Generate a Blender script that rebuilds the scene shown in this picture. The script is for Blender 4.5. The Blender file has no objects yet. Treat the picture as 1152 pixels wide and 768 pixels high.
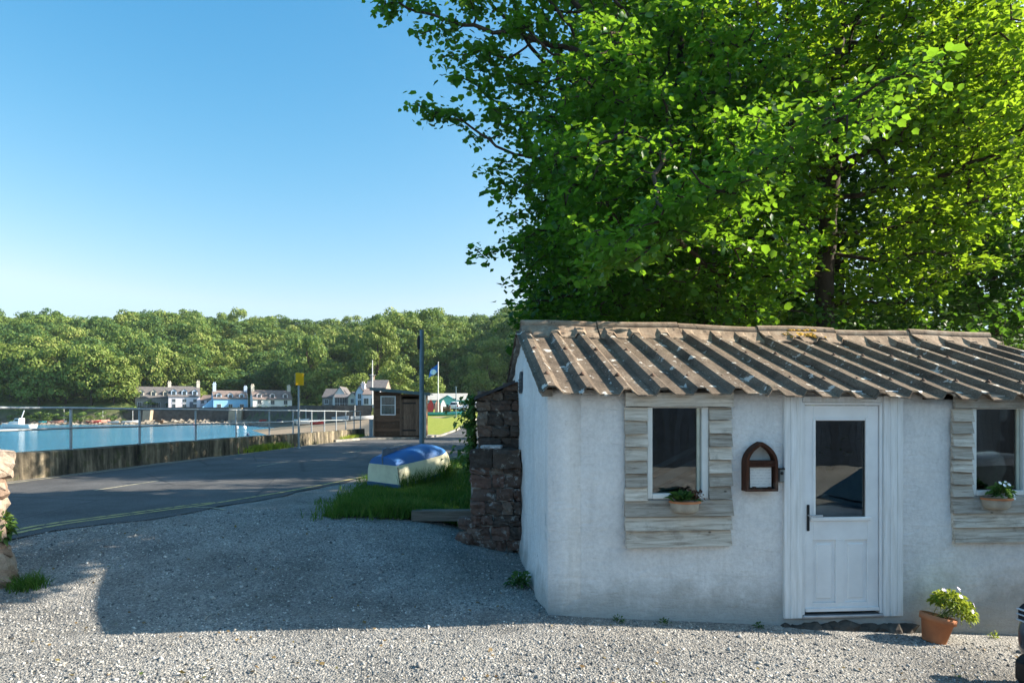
import bpy, bmesh, math, random
import numpy as np
from mathutils import Vector, Matrix
random.seed(7); rng = np.random.default_rng(7)
C = bpy.context.scene.collection
R = math.radians
SC = bpy.context.scene
H = 1.85; F = 768.0
SUN_AZ, SUN_EL = R(6.0), R(29.0)

def W(px, py, Y):
    """world point seen at a place of the photograph, Y metres away"""
    return Vector(((px-576)/F*Y, Y, H-(py-465)/F*Y))
def WX(px, Y): return (px-576)/F*Y
def WZ(py, Y): return H-(py-465)/F*Y

# ------------------------------------------------------------------ objects
def tag(o, label=None, cat=None, group=None, kind=None):
    if label: o['label'] = label
    if cat: o['category'] = cat
    if group: o['group'] = group
    if kind: o['kind'] = kind
    return o
def thing(name, label, cat, loc=(0, 0, 0), rz=0.0, group=None):
    o = bpy.data.objects.new(name, None); C.objects.link(o)
    o.location = loc; o.rotation_euler = (0, 0, rz); o.empty_display_size = .2
    return tag(o, label, cat, group)
def link(name, me, m=None, parent=None):
    o = bpy.data.objects.new(name, me); C.objects.link(o)
    if m is not None:
        me.materials.clear(); me.materials.append(m)
    if parent is not None: o.parent = parent
    return o
def copy_tree(o, parent=None):
    c = o.copy(); C.objects.link(c); c.parent = parent
    for ch in o.children: copy_tree(ch, c)
    return c

class MB:
    """collects shapes for ONE mesh"""
    def __init__(s): s.v = []; s.f = []; s.t = []; s.sm = []
    def add(s, vs, fs, tone=None, smooth=False):
        b = len(s.v); s.v += [tuple(p) for p in vs]
        tone = random.random() if tone is None else tone
        for f in fs:
            s.f.append(tuple(b+i for i in f)); s.t.append(tone); s.sm.append(smooth)
        return s
    def box(s, x0, x1, y0, y1, z0, z1, tone=None, jit=0.0):
        j = lambda: random.uniform(-jit, jit)
        vs = [(x+j(), y+j(), z+j()) for x in (x0, x1) for y in (y0, y1) for z in (z0, z1)]
        return s.add(vs, [(0,1,3,2),(4,6,7,5),(0,4,5,1),(2,3,7,6),(0,2,6,4),(1,5,7,3)], tone)
    def bbox(s, x0, x1, y0, y1, z0, z1, b=.004, tone=None):
        """box with bevelled edges"""
        bm = bmesh.new(); bmesh.ops.create_cube(bm, size=1)
        for v in bm.verts: v.co = ((x0+x1)/2+v.co.x*(x1-x0), (y0+y1)/2+v.co.y*(y1-y0), (z0+z1)/2+v.co.z*(z1-z0))
        bmesh.ops.bevel(bm, geom=bm.edges[:], offset=b, segments=1, affect='EDGES')
        bm.verts.index_update()
        s.add([v.co[:] for v in bm.verts], [[v.index for v in f.verts] for f in bm.faces], tone); bm.free(); return s
    def tube(s, pts, rad, n=8, cap=True, tone=None):
        pts = [Vector(p) for p in pts]
        rad = rad if isinstance(rad, (list, tuple)) else [rad]*len(pts)
        vs = []; fs = []
        for i, p in enumerate(pts):
            d = (pts[min(i+1, len(pts)-1)]-pts[max(i-1, 0)]).normalized()
            a = d.orthogonal().normalized() if i == 0 else (a - d*a.dot(d)).normalized()
            b = d.cross(a)
            for k in range(n):
                w = 2*math.pi*k/n; vs.append(p+(a*math.cos(w)+b*math.sin(w))*rad[i])
        for i in range(len(pts)-1):
            for k in range(n):
                fs.append((i*n+k, i*n+(k+1) % n, (i+1)*n+(k+1) % n, (i+1)*n+k))
        s.add(vs, fs, tone, True)
        if cap:
            s.add(vs[:n], [tuple(range(n))[::-1]], tone); s.add(vs[-n:], [tuple(range(n))], tone)
        return s
    def lathe(s, prof, n=20, c=(0, 0, 0), tone=None, a0=0, a1=2*math.pi):
        full = abs(a1-a0-2*math.pi) < 1e-6; m = n if full else n+1
        vs = []; fs = []
        for r, z in prof:
            for k in range(m):
                w = a0+(a1-a0)*k/n; vs.append((c[0]+r*math.cos(w), c[1]+r*math.sin(w), c[2]+z))
        for i in range(len(prof)-1):
            for k in range(n):
                k2 = (k+1) % m
                fs.append((i*m+k, i*m+k2, (i+1)*m+k2, (i+1)*m+k))
        return s.add(vs, fs, tone, True)
    def prism(s, poly, axis, a, b, tone=None):
        """extrude a 2D polygon along an axis ('x','y','z') from a to b"""
        def P(p, q): return {'x': (q, p[0], p[1]), 'y': (p[0], q, p[1]), 'z': (p[0], p[1], q)}[axis]
        n = len(poly); vs = [P(p, a) for p in poly]+[P(p, b) for p in poly]
        fs = [tuple(range(n)), tuple(range(2*n-1, n-1, -1))]+[(i, i+n, (i+1) % n+n, (i+1) % n) for i in range(n)]
        return s.add(vs, fs, tone)
    def build(s, name, m, parent=None, loc=None):
        me = bpy.data.meshes.new(name); me.from_pydata(s.v, [], s.f)
        at = me.attributes.new('tone', 'FLOAT', 'FACE'); at.data.foreach_set('value', s.t)
        me.polygons.foreach_set('use_smooth', s.sm)
        bm = bmesh.new(); bm.from_mesh(me); bmesh.ops.recalc_face_normals(bm, faces=bm.faces[:]); bm.to_mesh(me); bm.free()
        o = link(name, me, m, parent)
        if loc is not None: o.location = loc
        return o

def fast_mesh(name, verts, faces, tone=None, smooth=False):
    """verts (n,3), faces (m,k) numpy arrays"""
    me = bpy.data.meshes.new(name); k = faces.shape[1]
    me.vertices.add(len(verts)); me.vertices.foreach_set('co', np.ascontiguousarray(verts, dtype=np.float32).ravel())
    me.loops.add(faces.size); me.loops.foreach_set('vertex_index', np.ascontiguousarray(faces, dtype=np.int32).ravel())
    me.polygons.add(len(faces)); me.polygons.foreach_set('loop_start', np.arange(0, faces.size, k, dtype=np.int32))
    if smooth: me.polygons.foreach_set('use_smooth', np.ones(len(faces), dtype=bool))
    if tone is not None:
        at = me.attributes.new('tone', 'FLOAT', 'FACE'); at.data.foreach_set('value', np.ascontiguousarray(tone, dtype=np.float32))
    me.update(calc_edges=True); return me

def vnoise(x, y, s=1.0, seed=0):
    """smooth value noise, numpy"""
    x = np.asarray(x, float)*s+seed*17.13; y = np.asarray(y, float)*s+seed*5.71
    xi = np.floor(x); yi = np.floor(y); fx = x-xi; fy = y-yi
    def h(a, b):
        q = np.sin(a*127.1+b*311.7+seed*74.7)*43758.5453; return q-np.floor(q)
    fx = fx*fx*(3-2*fx); fy = fy*fy*(3-2*fy)
    return (h(xi, yi)*(1-fx)+h(xi+1, yi)*fx)*(1-fy)+(h(xi, yi+1)*(1-fx)+h(xi+1, yi+1)*fx)*fy
def fbm(x, y, s=1.0, seed=0, o=4):
    t = 0; a = .5
    for i in range(o): t = t+a*(vnoise(x, y, s, seed+i)-.5); s *= 2.03; a *= .5
    return t
def sst(a, b, x):
    t = np.clip((np.asarray(x, float)-a)/(b-a), 0, 1); return t*t*(3-2*t)

# ------------------------------------------------------------------ materials
MATS = {}
class NT:
    def __init__(s, name):
        s.m = bpy.data.materials.new(name); s.m.use_nodes = True; s.t = s.m.node_tree
        s.n = s.t.nodes; s.b = s.n['Principled BSDF']; s.out = s.n['Material Output']
    def L(s, a, b): s.t.links.new(a, b)
    def new(s, t, **kw):
        n = s.n.new(t)
        for k, v in kw.items(): setattr(n, k, v)
        return n
    def co(s, kind='Object', scale=None):
        tc = s.new('ShaderNodeTexCoord'); o = tc.outputs[kind]
        if scale is not None:
            mp = s.new('ShaderNodeMapping'); mp.inputs['Scale'].default_value = scale; s.L(o, mp.inputs[0]); o = mp.outputs[0]
        return o
    def pos(s):
        return s.new('ShaderNodeNewGeometry').outputs['Position']
    def noise(s, co, scale, detail=6, rough=.6, dist=0):
        n = s.new('ShaderNodeTexNoise'); s.L(co, n.inputs['Vector'])
        n.inputs['Scale'].default_value = scale; n.inputs['Detail'].default_value = detail
        n.inputs['Roughness'].default_value = rough; n.inputs['Distortion'].default_value = dist
        return n.outputs['Fac']
    def vor(s, co, scale, feature='F1', rnd=1):
        n = s.new('ShaderNodeTexVoronoi', feature=feature); s.L(co, n.inputs['Vector'])
        n.inputs['Scale'].default_value = scale; n.inputs['Randomness'].default_value = rnd; return n
    def ramp(s, fac, stops, interp='LINEAR'):
        r = s.new('ShaderNodeValToRGB'); s.L(fac, r.inputs[0]); e = r.color_ramp.elements; r.color_ramp.interpolation = interp
        for i, (p, c) in enumerate(stops):
            x = e[i] if i < 2 else e.new(p)
            x.position = p; x.color = tuple(c)+(1,) if isinstance(c, (tuple, list)) else (c, c, c, 1)
        return r.outputs[0]
    def mix(s, fac, a, b, mode='MIX'):
        n = s.new('ShaderNodeMix', data_type='RGBA', blend_type=mode)
        for v, i in ((fac, 0), (a, 6), (b, 7)):
            if isinstance(v, (int, float)): n.inputs[i].default_value = v if i == 0 else (v, v, v, 1)
            elif isinstance(v, (tuple, list)): n.inputs[i].default_value = tuple(v)+(1,)
            else: s.L(v, n.inputs[i])
        return n.outputs[2]
    def math(s, op, a, b=None):
        n = s.new('ShaderNodeMath', operation=op)
        for v, i in ((a, 0), (b, 1)):
            if v is None: continue
            if isinstance(v, (int, float)): n.inputs[i].default_value = v
            else: s.L(v, n.inputs[i])
        return n.outputs[0]
    def attr(s, name): 
        n = s.new('ShaderNodeAttribute'); n.attribute_name = name; return n.outputs['Fac']
    def bump(s, h, strength=.5, dist=.02, prev=None):
        n = s.new('ShaderNodeBump'); n.inputs['Strength'].default_value = strength; n.inputs['Distance'].default_value = dist
        s.L(h, n.inputs['Height'])
        if prev is not None: s.L(prev, n.inputs['Normal'])
        return n.outputs[0]
    def fin(s, col=None, rough=.8, normal=None, spec=.3, metal=0, **kw):
        b = s.b
        if col is not None:
            if isinstance(col, (tuple, list)): b.inputs['Base Color'].default_value = tuple(col)+(1,)
            else: s.L(col, b.inputs['Base Color'])
        if isinstance(rough, (int, float)): b.inputs['Roughness'].default_value = rough
        else: s.L(rough, b.inputs['Roughness'])
        b.inputs['Specular IOR Level'].default_value = spec; b.inputs['Metallic'].default_value = metal
        if normal is not None: s.L(normal, b.inputs['Normal'])
        for k, v in kw.items(): b.inputs[k.replace('_', ' ')].default_value = v
        return s.m

def mat(name, c, c2=None, scale=6, rough=.75, bump=0, bscale=None, bdist=.01, spec=.3, metal=0, stretch=(1, 1, 1), tonevar=.25, lo=.35, hi=.65):
    """general surface: two colours mixed by noise, per-piece tone, bump"""
    if name in MATS: return MATS[name]
    t = NT(name); co = t.co('Object', stretch)
    c2 = c2 or tuple(x*.72 for x in c)
    col = t.mix(t.ramp(t.noise(co, scale), [(lo, 0.0), (hi, 1.0)]), c2, c)
    if tonevar:
        k = t.math('ADD', t.math('MULTIPLY', t.attr('tone'), 2*tonevar), 1-tonevar)
        cc = t.new('ShaderNodeCombineColor')
        for i in range(3): t.L(k, cc.inputs[i])
        col = t.mix(1.0, col, cc.outputs[0], 'MULTIPLY')
    nm = t.bump(t.noise(co, bscale or scale*6, 5), bump, bdist) if bump else None
    rn = t.math('ADD', t.math('MULTIPLY', t.noise(co, scale*2.3, 4), .3), rough-.15)
    MATS[name] = t.fin(col, rn, nm, spec, metal); return MATS[name]
# ------------------------------------------------------------------ terrain
def wallx(y): return -11.1+.0696*(np.asarray(y, float)-15.4)          # face of the low sea wall towards the road
def shore_y(x): return 197-52*sst(-84, -38, x)                          # far shoreline
def G(x, y):
    x = np.asarray(x, float); y = np.asarray(y, float)
    z0 = -.066*np.clip(x-.3, 0, 4.8)
    w = np.maximum(sst(6.2, 9.4, y)*sst(.3, -1.6, x), sst(12.5, 19, y))
    z = z0*(1-w)+.35*w
    rise = np.clip(y-46, 0, 84)*.028
    z = z+rise
    d = (-9.6-(y-43)*.13)-x
    beach = -1.9*sst(-1.5, 6, d)-.085*np.clip(d-4, 0, 60)
    zb = np.where(y > 43, z+beach*np.maximum(sst(43, 52, y), sst(.5, 3.5, d)), z)
    zb = np.where(y > 43, np.maximum(zb, -4), zb)
    sea = (x < wallx(y)-.45) & (y <= 43.5)
    zb = np.where(sea, -4.0, zb)
    # far shore and hill
    s = y-shore_y(x)
    far = np.where(s > -14, -2.3+(s+14)*.105, -9)
    far = np.where(s > 6.5, 3.2, far)
    # tip of the headland
    hb = 219-18*sst(-104, -118, x)-45*sst(-25, 15, x)
    q = np.clip((y-hb)/118, 0, 1.0)
    hill = 3.1+33.0*(q**.8)
    hill = hill+(11*np.exp(-((x+38)/20)**2)+9*np.exp(-((x-20)/18)**2)-5*np.exp(-((x+92)/17)**2))*sst(2, 24, y-hb)*(1-sst(45, 95, y-hb))
    far = np.where(y > hb, np.maximum(far, hill), far)
    far = np.where(y > hb+118, hill-np.clip(y-hb-118, 0, 900)*.03, far)
    lefty = sst(-26, -34, x+ (y-150)*.05)
    zz = np.where(s > -14, np.maximum(zb, far), zb)
    return zz

def grid_sheet(xs, ys, zf, keep=None):
    X, Y = np.meshgrid(xs, ys); Z = zf(X, Y)
    v = np.stack([X.ravel(), Y.ravel(), Z.ravel()], 1); nx = len(xs); ny = len(ys)
    i, j = np.meshgrid(np.arange(nx-1), np.arange(ny-1)); a = (j*nx+i).ravel()
    f = np.stack([a, a+1, a+nx+1, a+nx], 1)
    if keep is not None:
        cx = v[f].mean(1); f = f[keep(cx[:, 0], cx[:, 1])]
        u, inv = np.unique(f, return_inverse=True); v = v[u]; f = inv.reshape(-1, 4)
    return v, f

# ---- gravel
def gravel_mat():
    t = NT('gravel'); p = t.pos()
    v1 = t.vor(p, 52); v2 = t.vor(p, 110)
    sep = t.new('ShaderNodeSeparateColor'); t.L(v1.outputs['Color'], sep.inputs[0])
    col = t.ramp(sep.outputs[0], [(0, (.10, .11, .12)), (.3, (.22, .225, .225)), (.6, (.36, .35, .33)), (.85, (.52, .50, .46)), (1, (.70, .68, .64))])
    sep2 = t.new('ShaderNodeSeparateColor'); t.L(v2.outputs['Color'], sep2.inputs[0])
    col = t.mix(.45, col, t.ramp(sep2.outputs[1], [(0, (.06, .07, .08)), (.6, (.33, .32, .30)), (1, (.55, .52, .46))]))
    dust = t.ramp(t.noise(p, .9, 5, .65), [(.40, 0), (.66, 1)])
    col = t.mix(t.math('MULTIPLY', dust, .35), col, (.30, .27, .22))
    tracks = t.ramp(t.noise(p, .7, 5, .6), [(.34, .50), (.62, 1.1)])
    col = t.mix(1, col, tracks, 'MULTIPLY')
    h = t.math('ADD', t.math('MULTIPLY', v1.outputs['Distance'], -1.0), t.math('MULTIPLY', v2.outputs['Distance'], -.4))
    return t.fin(col, .82, t.bump(h, 1.0, .022), .25)
def stone_bits_mat():
    t = NT('loose_stone')
    col = t.ramp(t.attr('tone'), [(0, (.05, .055, .06)), (.22, (.13, .14, .145)), (.45, (.235, .23, .22)), (.65, (.335, .32, .29)), (.84, (.48, .47, .44)), (1, (.76, .74, .70))])
    return t.fin(col, .75, t.bump(t.noise(t.pos(), 140, 3), .4, .004), .3)
def asphalt_mat():
    t = NT('asphalt'); p = t.pos()
    v = t.vor(p, 90); sep = t.new('ShaderNodeSeparateColor'); t.L(v.outputs['Color'], sep.inputs[0])
    col = t.ramp(sep.outputs[0], [(0, (.055, .057, .06)), (1, (.125, .125, .125))])
    patch = t.ramp(t.noise(p, .55, 6, .7), [(.36, .72), (.64, 1.25)])
    col = t.mix(1, col, patch, 'MULTIPLY')
    crack = t.vor(t.new('ShaderNodeMapping').outputs[0], .4)  # slow meander of repaired seams
    mp = [n for n in t.n if n.bl_idname == 'ShaderNodeMapping'][-1]; t.L(p, mp.inputs[0]); mp.inputs['Scale'].default_value = (1, .35, 1)
    c2 = t.vor(mp.outputs[0], .55, 'DISTANCE_TO_EDGE')
    ck = t.ramp(c2.outputs['Distance'], [(.004, 1), (.012, 0)])
    col = t.mix(t.math('MULTIPLY', ck, .5), col, (.03, .03, .032))
    return t.fin(col, .85, t.bump(v.outputs['Distance'], .35, .006), .25)
def earth_mat():
    t = NT('terrain'); p = t.pos()
    g = t.ramp(t.noise(p, .6, 6), [(.35, (.05, .09, .02)), (.65, (.12, .14, .05))])
    m = t.ramp(t.noise(p, 1.7, 6), [(.3, (.20, .155, .11)), (.7, (.33, .265, .19))])
    mud = t.ramp(t.noise(p, .35, 6), [(.35, (.09, .085, .07)), (.65, (.22, .19, .14))])
    col = t.mix(t.attr('sand'), g, m); col = t.mix(t.attr('mud'), col, mud)
    return t.fin(col, .9, t.bump(t.noise(p, 3, 6), .4, .1), .15)
def lawn_mat():
    t = NT('lawn'); p = t.pos()
    col = t.ramp(t.noise(p, 2.2, 8, .75), [(.32, (.16, .21, .03)), (.55, (.28, .31, .055)), (.72, (.38, .37, .10))])
    return t.fin(col, .9, t.bump(t.noise(p, 18, 4), .9, .08), .15)
def water_mat():
    t = NT('sea_water'); p = t.pos()
    mp = t.new('ShaderNodeMapping'); t.L(p, mp.inputs[0]); mp.inputs['Scale'].default_value = (.55, 1.3, 1)
    n1 = t.noise(mp.outputs[0], 1.1, 4, .6); n2 = t.noise(mp.outputs[0], 4.5, 3, .6)
    h = t.math('ADD', n1, t.math('MULTIPLY', n2, .35))
    col = t.ramp(t.noise(mp.outputs[0], .05, 4), [(.3, (.045, .20, .32)), (.7, (.075, .26, .38))])
    return t.fin(col, .12, t.bump(h, 1.0, .55), .5)

# the one big ground sheet (finer near the camera)
xs = np.unique(np.concatenate([np.linspace(-1500, -320, 22), np.linspace(-320, -40, 90), np.linspace(-40, 20, 121), np.linspace(20, 200, 46), np.linspace(200, 1500, 22)]))
ys = np.unique(np.concatenate([np.linspace(-1200, -30, 20), np.linspace(-30, 60, 181), np.linspace(60, 360, 200), np.linspace(360, 2500, 30)]))
def Gbase(x, y):
    # kept a little under the finer sheets that lie on it
    near = (y > -25) & (y < 132) & (x > -22) & (x < 22) & (x > wallx(y)-.6)
    z = G(x, y)
    return z-np.where(near, .12, 0)+np.where(np.abs(x)+np.abs(y) > 60, fbm(x, y, .08, 3)*.5*(z > -.5), 0)
v, f = grid_sheet(xs, ys, Gbase)
me = fast_mesh('ground', v, f, smooth=True)
sand = ((v[:, 1] > 43) & (v[:, 1] < 150) & (v[:, 0] < -8) & (v[:, 0] > -75)).astype(np.float32)
mud = ((v[:, 2] < .3) & (v[:, 1] > 118) & (v[:, 1] < 240)).astype(np.float32)
for nm, dat in (('sand', sand), ('mud', mud)):
    at = me.attributes.new(nm, 'FLOAT', 'POINT'); at.data.foreach_set('value', dat)
tag(link('ground', me, earth_mat()), kind='structure')

def verge_in(x, y):
    left = np.interp(y, [9.6, 10, 12, 14.5, 16.5, 20, 24.5, 34, 50], [-2.3, -2.75, -3.0, -3.15, -3.2, -2.3, -1.25, .45, 2.6])
    left = left+.10*np.sin(y*3.1)*np.exp(-((y-11)/4)**2)
    front = 9.75+.12*np.sin(x*5.0)
    return (x > left) & (y > front) & (x < left+7) & (y < 60)
def verge_z(x, y):
    left = np.interp(y, [9.6, 10, 12, 14.5, 16.5, 20, 24.5, 34, 50], [-2.3, -2.75, -3.0, -3.15, -3.2, -2.3, -1.25, .45, 2.6])
    a = sst(1.3, 3.1, x-left)*sst(10.5, 15, y)
    lump = fbm(x, y, 1.6, 5, 3)*.10*sst(0, .5, x-left)*sst(9.6, 10.4, y)
    return G(x, y)+.006+.42*a*sst(10, 17, y)+.20*np.exp(-((x+1.35)**2+(y-15.5)**2)/.9)+np.maximum(lump*.6+.02*sst(0, .4, x-left), 0)
ROAD_NEAR = [(-9.5, 4.0), (-8.2, 6.2), (-6.6, 8.1), (-5.1, 9.75), (-4.3, 12.1), (-3.75, 14.5), (-3.3, 16.5), (-1.6, 24.5), (.25, 34), (2.3, 50), (4.3, 72), (6, 100), (8, 128)]
ROAD_FAR = [(-11.5, 4.0), (-11.35, 8), (-11.1, 12), (-10.95, 15.4), (-10.55, 20), (-10.1, 26), (-9.75, 31), (-9.3, 36), (-8.6, 38.6), (-6, 40.3), (-4.75, 44), (-4.25, 52), (-4.0, 72), (-3, 100), (-1.5, 128)]
def road_in(x, y):
    n = np.interp(y, [p[1] for p in ROAD_NEAR], [p[0] for p in ROAD_NEAR])
    fr = np.interp(y, [p[1] for p in ROAD_FAR], [p[0] for p in ROAD_FAR])
    return (x < n) & (x > fr) & (y > -25)
# gravel yard
v, f = grid_sheet(np.arange(-12, 40.01, .25), np.arange(-24, 24.01, .25), lambda x, y: G(x, y)-.006-.01*road_in(x+.0, y),
                  lambda x, y: x > wallx(y)-.1)
tag(link('gravel_yard', fast_mesh('gravel_yard', v, f, smooth=True), gravel_mat()), kind='structure')
# road strip
def strip(a, b, zoff, n=3, cut=(-9e9, 9e9)):
    ysn = sorted(set([p[1] for p in a]+[p[1] for p in b]+list(np.arange(4, 128, 1.0))))
    ysn = [y for y in ysn if cut[0] <= y <= cut[1] and max(a[0][1], b[0][1]) <= y <= min(a[-1][1], b[-1][1])]
    vs = []; fs = []; ks = np.linspace(0, 1, n)
    for y in ysn:
        xa = np.interp(y, [p[1] for p in a], [p[0] for p in a]); xb = np.interp(y, [p[1] for p in b], [p[0] for p in b])
        for k in ks: x = xa+(xb-xa)*k; vs.append((x, y, float(G(max(x, float(wallx(y))-.3), y))+zoff))
    for i in range(len(ysn)-1):
        for k in range(n-1): a_ = i*n+k; fs.append((a_, a_+1, a_+n+1, a_+n))
    return np.array(vs), np.array(fs)
def wig(a, d, s=0): return [(x+d+.07*math.sin(y*2.7+s)+.04*math.sin(y*6.1+s), y) for x, y in [(np.interp(y, [p[1] for p in a], [p[0] for p in a]), y) for y in np.arange(a[0][1], a[-1][1], .35)]]
v, f = strip(ROAD_FAR, wig(ROAD_NEAR, 0), .003, 14)
tag(link('road', fast_mesh('road', v, f, smooth=True), asphalt_mat()), kind='structure')
# worn older tarmac apron where the track joins the road
# painted lines on the road
def paint_mat(name, c):
    t = NT(name); p = t.pos()
    wear = t.ramp(t.noise(p, 9, 6, .75), [(.38, (.10, .10, .10)), (.5, c)])
    return t.fin(wear, .8, None, .25)
YEL = paint_mat('yellow_road_paint', (.50, .42, .17)); CREAM = paint_mat('faded_road_paint', (.42, .39, .28))
def line_along(name, pts, w, m, z=.008, label=None):
    vs = []; fs = []
    P = [Vector((x, y, 0)) for x, y in pts]
    Q = []
    for i in range(len(P)-1):
        n = max(2, int((P[i+1]-P[i]).length/.3))
        Q += [P[i].lerp(P[i+1], k/n) for k in range(n)]
    Q.append(P[-1])
    for i, p in enumerate(Q):
        d = (Q[min(i+1, len(Q)-1)]-Q[max(i-1, 0)]).normalized(); nrm = Vector((-d.y, d.x, 0))
        for s in (-.5, .5):
            q = p+nrm*s*w; vs.append((q.x, q.y, float(G(q.x, q.y))+z))
    for i in range(len(Q)-1): fs.append((2*i, 2*i+1, 2*i+3, 2*i+2))
    return tag(link(name, fast_mesh(name, np.array(vs), np.array(fs)), m), kind='structure')
near_line = [(-9.6, 5.2), (-7.95, 7.3), (-6.37, 8.73), (-5.04, 11.2), (-4.4, 12.9), (-3.85, 14.8), (-3.42, 16.6), (-1.75, 24.6), (.1, 34)]
line_along('road_line', near_line, .085, YEL)
line_along('road_line', [(x-.16, y+.10) for x, y in near_line[:4]]+[(-5.0, 11.5)], .085, YEL)
line_along('road_line', [(-5.15, 10.9), (-4.75, 10.85), (-4.45, 10.6)], .06, CREAM)
far_line = [(x+.20, y) for x, y in ROAD_FAR[:9]]
line_along('road_line', far_line, .09, CREAM)
for y0, y1 in ((9.6, 10.9), (13.3, 15.2), (19.4, 21.4), (25.6, 27.6), (31.8, 33.8)):
    mid = lambda y: (np.interp(y, [p[1] for p in ROAD_FAR], [p[0] for p in ROAD_FAR])+np.interp(y, [p[1] for p in ROAD_NEAR], [p[0] for p in ROAD_NEAR]))/2
    line_along('road_line', [(mid(y0)-.6, y0), (mid(y1)-.6, y1)], .08, CREAM)
# kerb: along the wall, round the shed and beside the lawn
def kerb(name, pts, w, h, m):
    b = MB(); P = [Vector((x, y, 0)) for x, y in pts]
    for i in range(len(P)-1):
        d = P[i+1]-P[i]; n = max(1, round(d.length/.92)); nr = Vector((d.y, -d.x, 0)).normalized()
        for k in range(n):
            a = P[i].lerp(P[i+1], (k+.01)/n); c = P[i].lerp(P[i+1], (k+.99)/n)
            za = float(G(max(a.x, float(wallx(a.y))-.3), a.y)); zc = float(G(max(c.x, float(wallx(c.y))-.3), c.y))
            a2 = a-nr*w; c2 = c-nr*w
            b.add([(a.x, a.y, za-.1), (c.x, c.y, zc-.1), (c2.x, c2.y, zc-.1), (a2.x, a2.y, za-.1),
                   (a.x, a.y, za+h), (c.x, c.y, zc+h), (c2.x, c2.y, zc+h), (a2.x, a2.y, za+h)],
                  [(0,1,2,3),(4,5,6,7),(0,1,5,4),(1,2,6,5),(2,3,7,6),(3,0,4,7)])
    return tag(b.build(name, m), kind='structure')
CONC = mat('concrete_kerb', (.36, .34, .30), (.22, .21, .19), 5, .85, .4, 40)
kerb('kerb', [(-9.3, 36), (-8.6, 38.6), (-6, 40.3), (-4.75, 44), (-4.25, 52), (-4.0, 72), (-3, 100)], .14, .11, CONC)
v, f = strip([(x-6, y) for x, y in ROAD_FAR], [(x-.14, y) for x, y in ROAD_FAR], .09, 4, (37, 46))
v[:, 0] = np.maximum(v[:, 0], wallx(v[:, 1])-.1)
tag(link('pavement', fast_mesh('pavement', v, f), mat('old_concrete', (.30, .28, .25), (.19, .18, .165), 3, .9, .4, 30, tonevar=0)), kind='structure')
# lawn beyond the shed
def lawn_in(x, y):
    fr = np.interp(y, [p[1] for p in ROAD_FAR], [p[0] for p in ROAD_FAR])-.16
    return (x < fr) & (x > -9.0-(y-43)*.115) & (y > 46)
v, f = grid_sheet(np.arange(-22, 8, .3), np.arange(46, 128, .5), lambda x, y: G(x, y)+.05+.05*fbm(x, y, .5, 9), lawn_in)
tag(link('lawn', fast_mesh('lawn', v, f, smooth=True), lawn_mat()), kind='structure')
v, f = grid_sheet(np.arange(4, 24, .5), np.arange(46, 128, 1.), lambda x, y: G(x, y)+.05, lambda x, y: x > np.interp(y, [p[1] for p in ROAD_NEAR], [p[0] for p in ROAD_NEAR])+.2)
tag(link('field', fast_mesh('field', v, f, smooth=True), MATS.get('lawn') or bpy.data.materials['lawn']), kind='structure')
# sea
def sea_keep(x, y): return (G(x, y) < -.9)
v, f = grid_sheet(np.linspace(-700, -8, 240), np.concatenate([np.linspace(-500, 0, 12), np.linspace(5, 225, 150)]), lambda x, y: x*0-1.3)
tag(link('sea', fast_mesh('sea', v, f), water_mat()), kind='structure')
# grass verge ground
v, f = grid_sheet(np.arange(-4, 9, .12), np.arange(9.4, 45, .15), verge_z, verge_in)
soil = NT('turf'); pp = soil.pos()
soilm = soil.fin(soil.ramp(soil.noise(pp, 5, 6), [(.3, (.035, .07, .014)), (.7, (.07, .12, .028))]), .9, soil.bump(soil.noise(pp, 30, 4), .8, .05), .15)
tag(link('grass_verge', fast_mesh('grass_verge', v, f, smooth=True), soilm), kind='structure')

# grass blades: three-segment bent strips in one mesh
def blades(pts, h, w, lean=.45, seed=0):
    r = np.random.default_rng(seed); n = len(pts)
    a = r.uniform(0, 2*np.pi, n); hh = h*r.uniform(.5, 1.25, n); ww = w*r.uniform(.7, 1.2, n)
    side = np.stack([np.cos(a), np.sin(a), np.zeros(n)], 1)*ww[:, None]
    b = r.uniform(0, 2*np.pi, n); l = hh*r.uniform(.1, lean*2, n)
    bend = np.stack([np.cos(b), np.sin(b), np.zeros(n)], 1)*l[:, None]
    up = np.array([0, 0, 1.])*hh[:, None]
    p0 = pts; p1 = pts+up*.55+bend*.3; p2 = pts+up*.95+bend
    V = np.stack([p0-side, p0+side, p1-side*.75, p1+side*.75, p2-side*.12, p2+side*.12], 1).reshape(-1, 3)
    k = np.arange(n)[:, None]*6
    Fc = np.concatenate([k+np.array([[0, 1, 3, 2]]), k+np.array([[2, 3, 5, 4]])], 0)
    t = r.uniform(0, 1, n); return V, Fc, np.concatenate([t, t])
def leafmat(name, stops, trans, tmix=.45, rough=.55, spec=.25, nscale=None):
    t = NT(name); fac = t.attr('tone')
    if nscale: fac = t.math('ADD', t.math('MULTIPLY', fac, .55), t.math('MULTIPLY', t.ramp(t.noise(t.pos(), nscale, 3), [(.3, 0), (.7, 1)]), .45))
    col = t.ramp(fac, stops); t.fin(col, rough, None, spec)
    tr = t.new('ShaderNodeBsdfTranslucent'); t.L(t.mix(1, t.ramp(fac, [(0, .75), (1, 1.15)]), trans, 'MULTIPLY'), tr.inputs[0])
    ms = t.new('ShaderNodeMixShader'); ms.inputs[0].default_value = tmix
    t.L(t.b.outputs[0], ms.inputs[1]); t.L(tr.outputs[0], ms.inputs[2]); t.L(ms.outputs[0], t.out.inputs[0]); return t.m
GRASS = leafmat('grass_blades', [(0, (.03, .085, .012)), (.5, (.06, .15, .02)), (.85, (.10, .19, .03)), (1, (.22, .21, .07))], (.14, .27, .03), .4)
r = np.random.default_rng(3)
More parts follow.
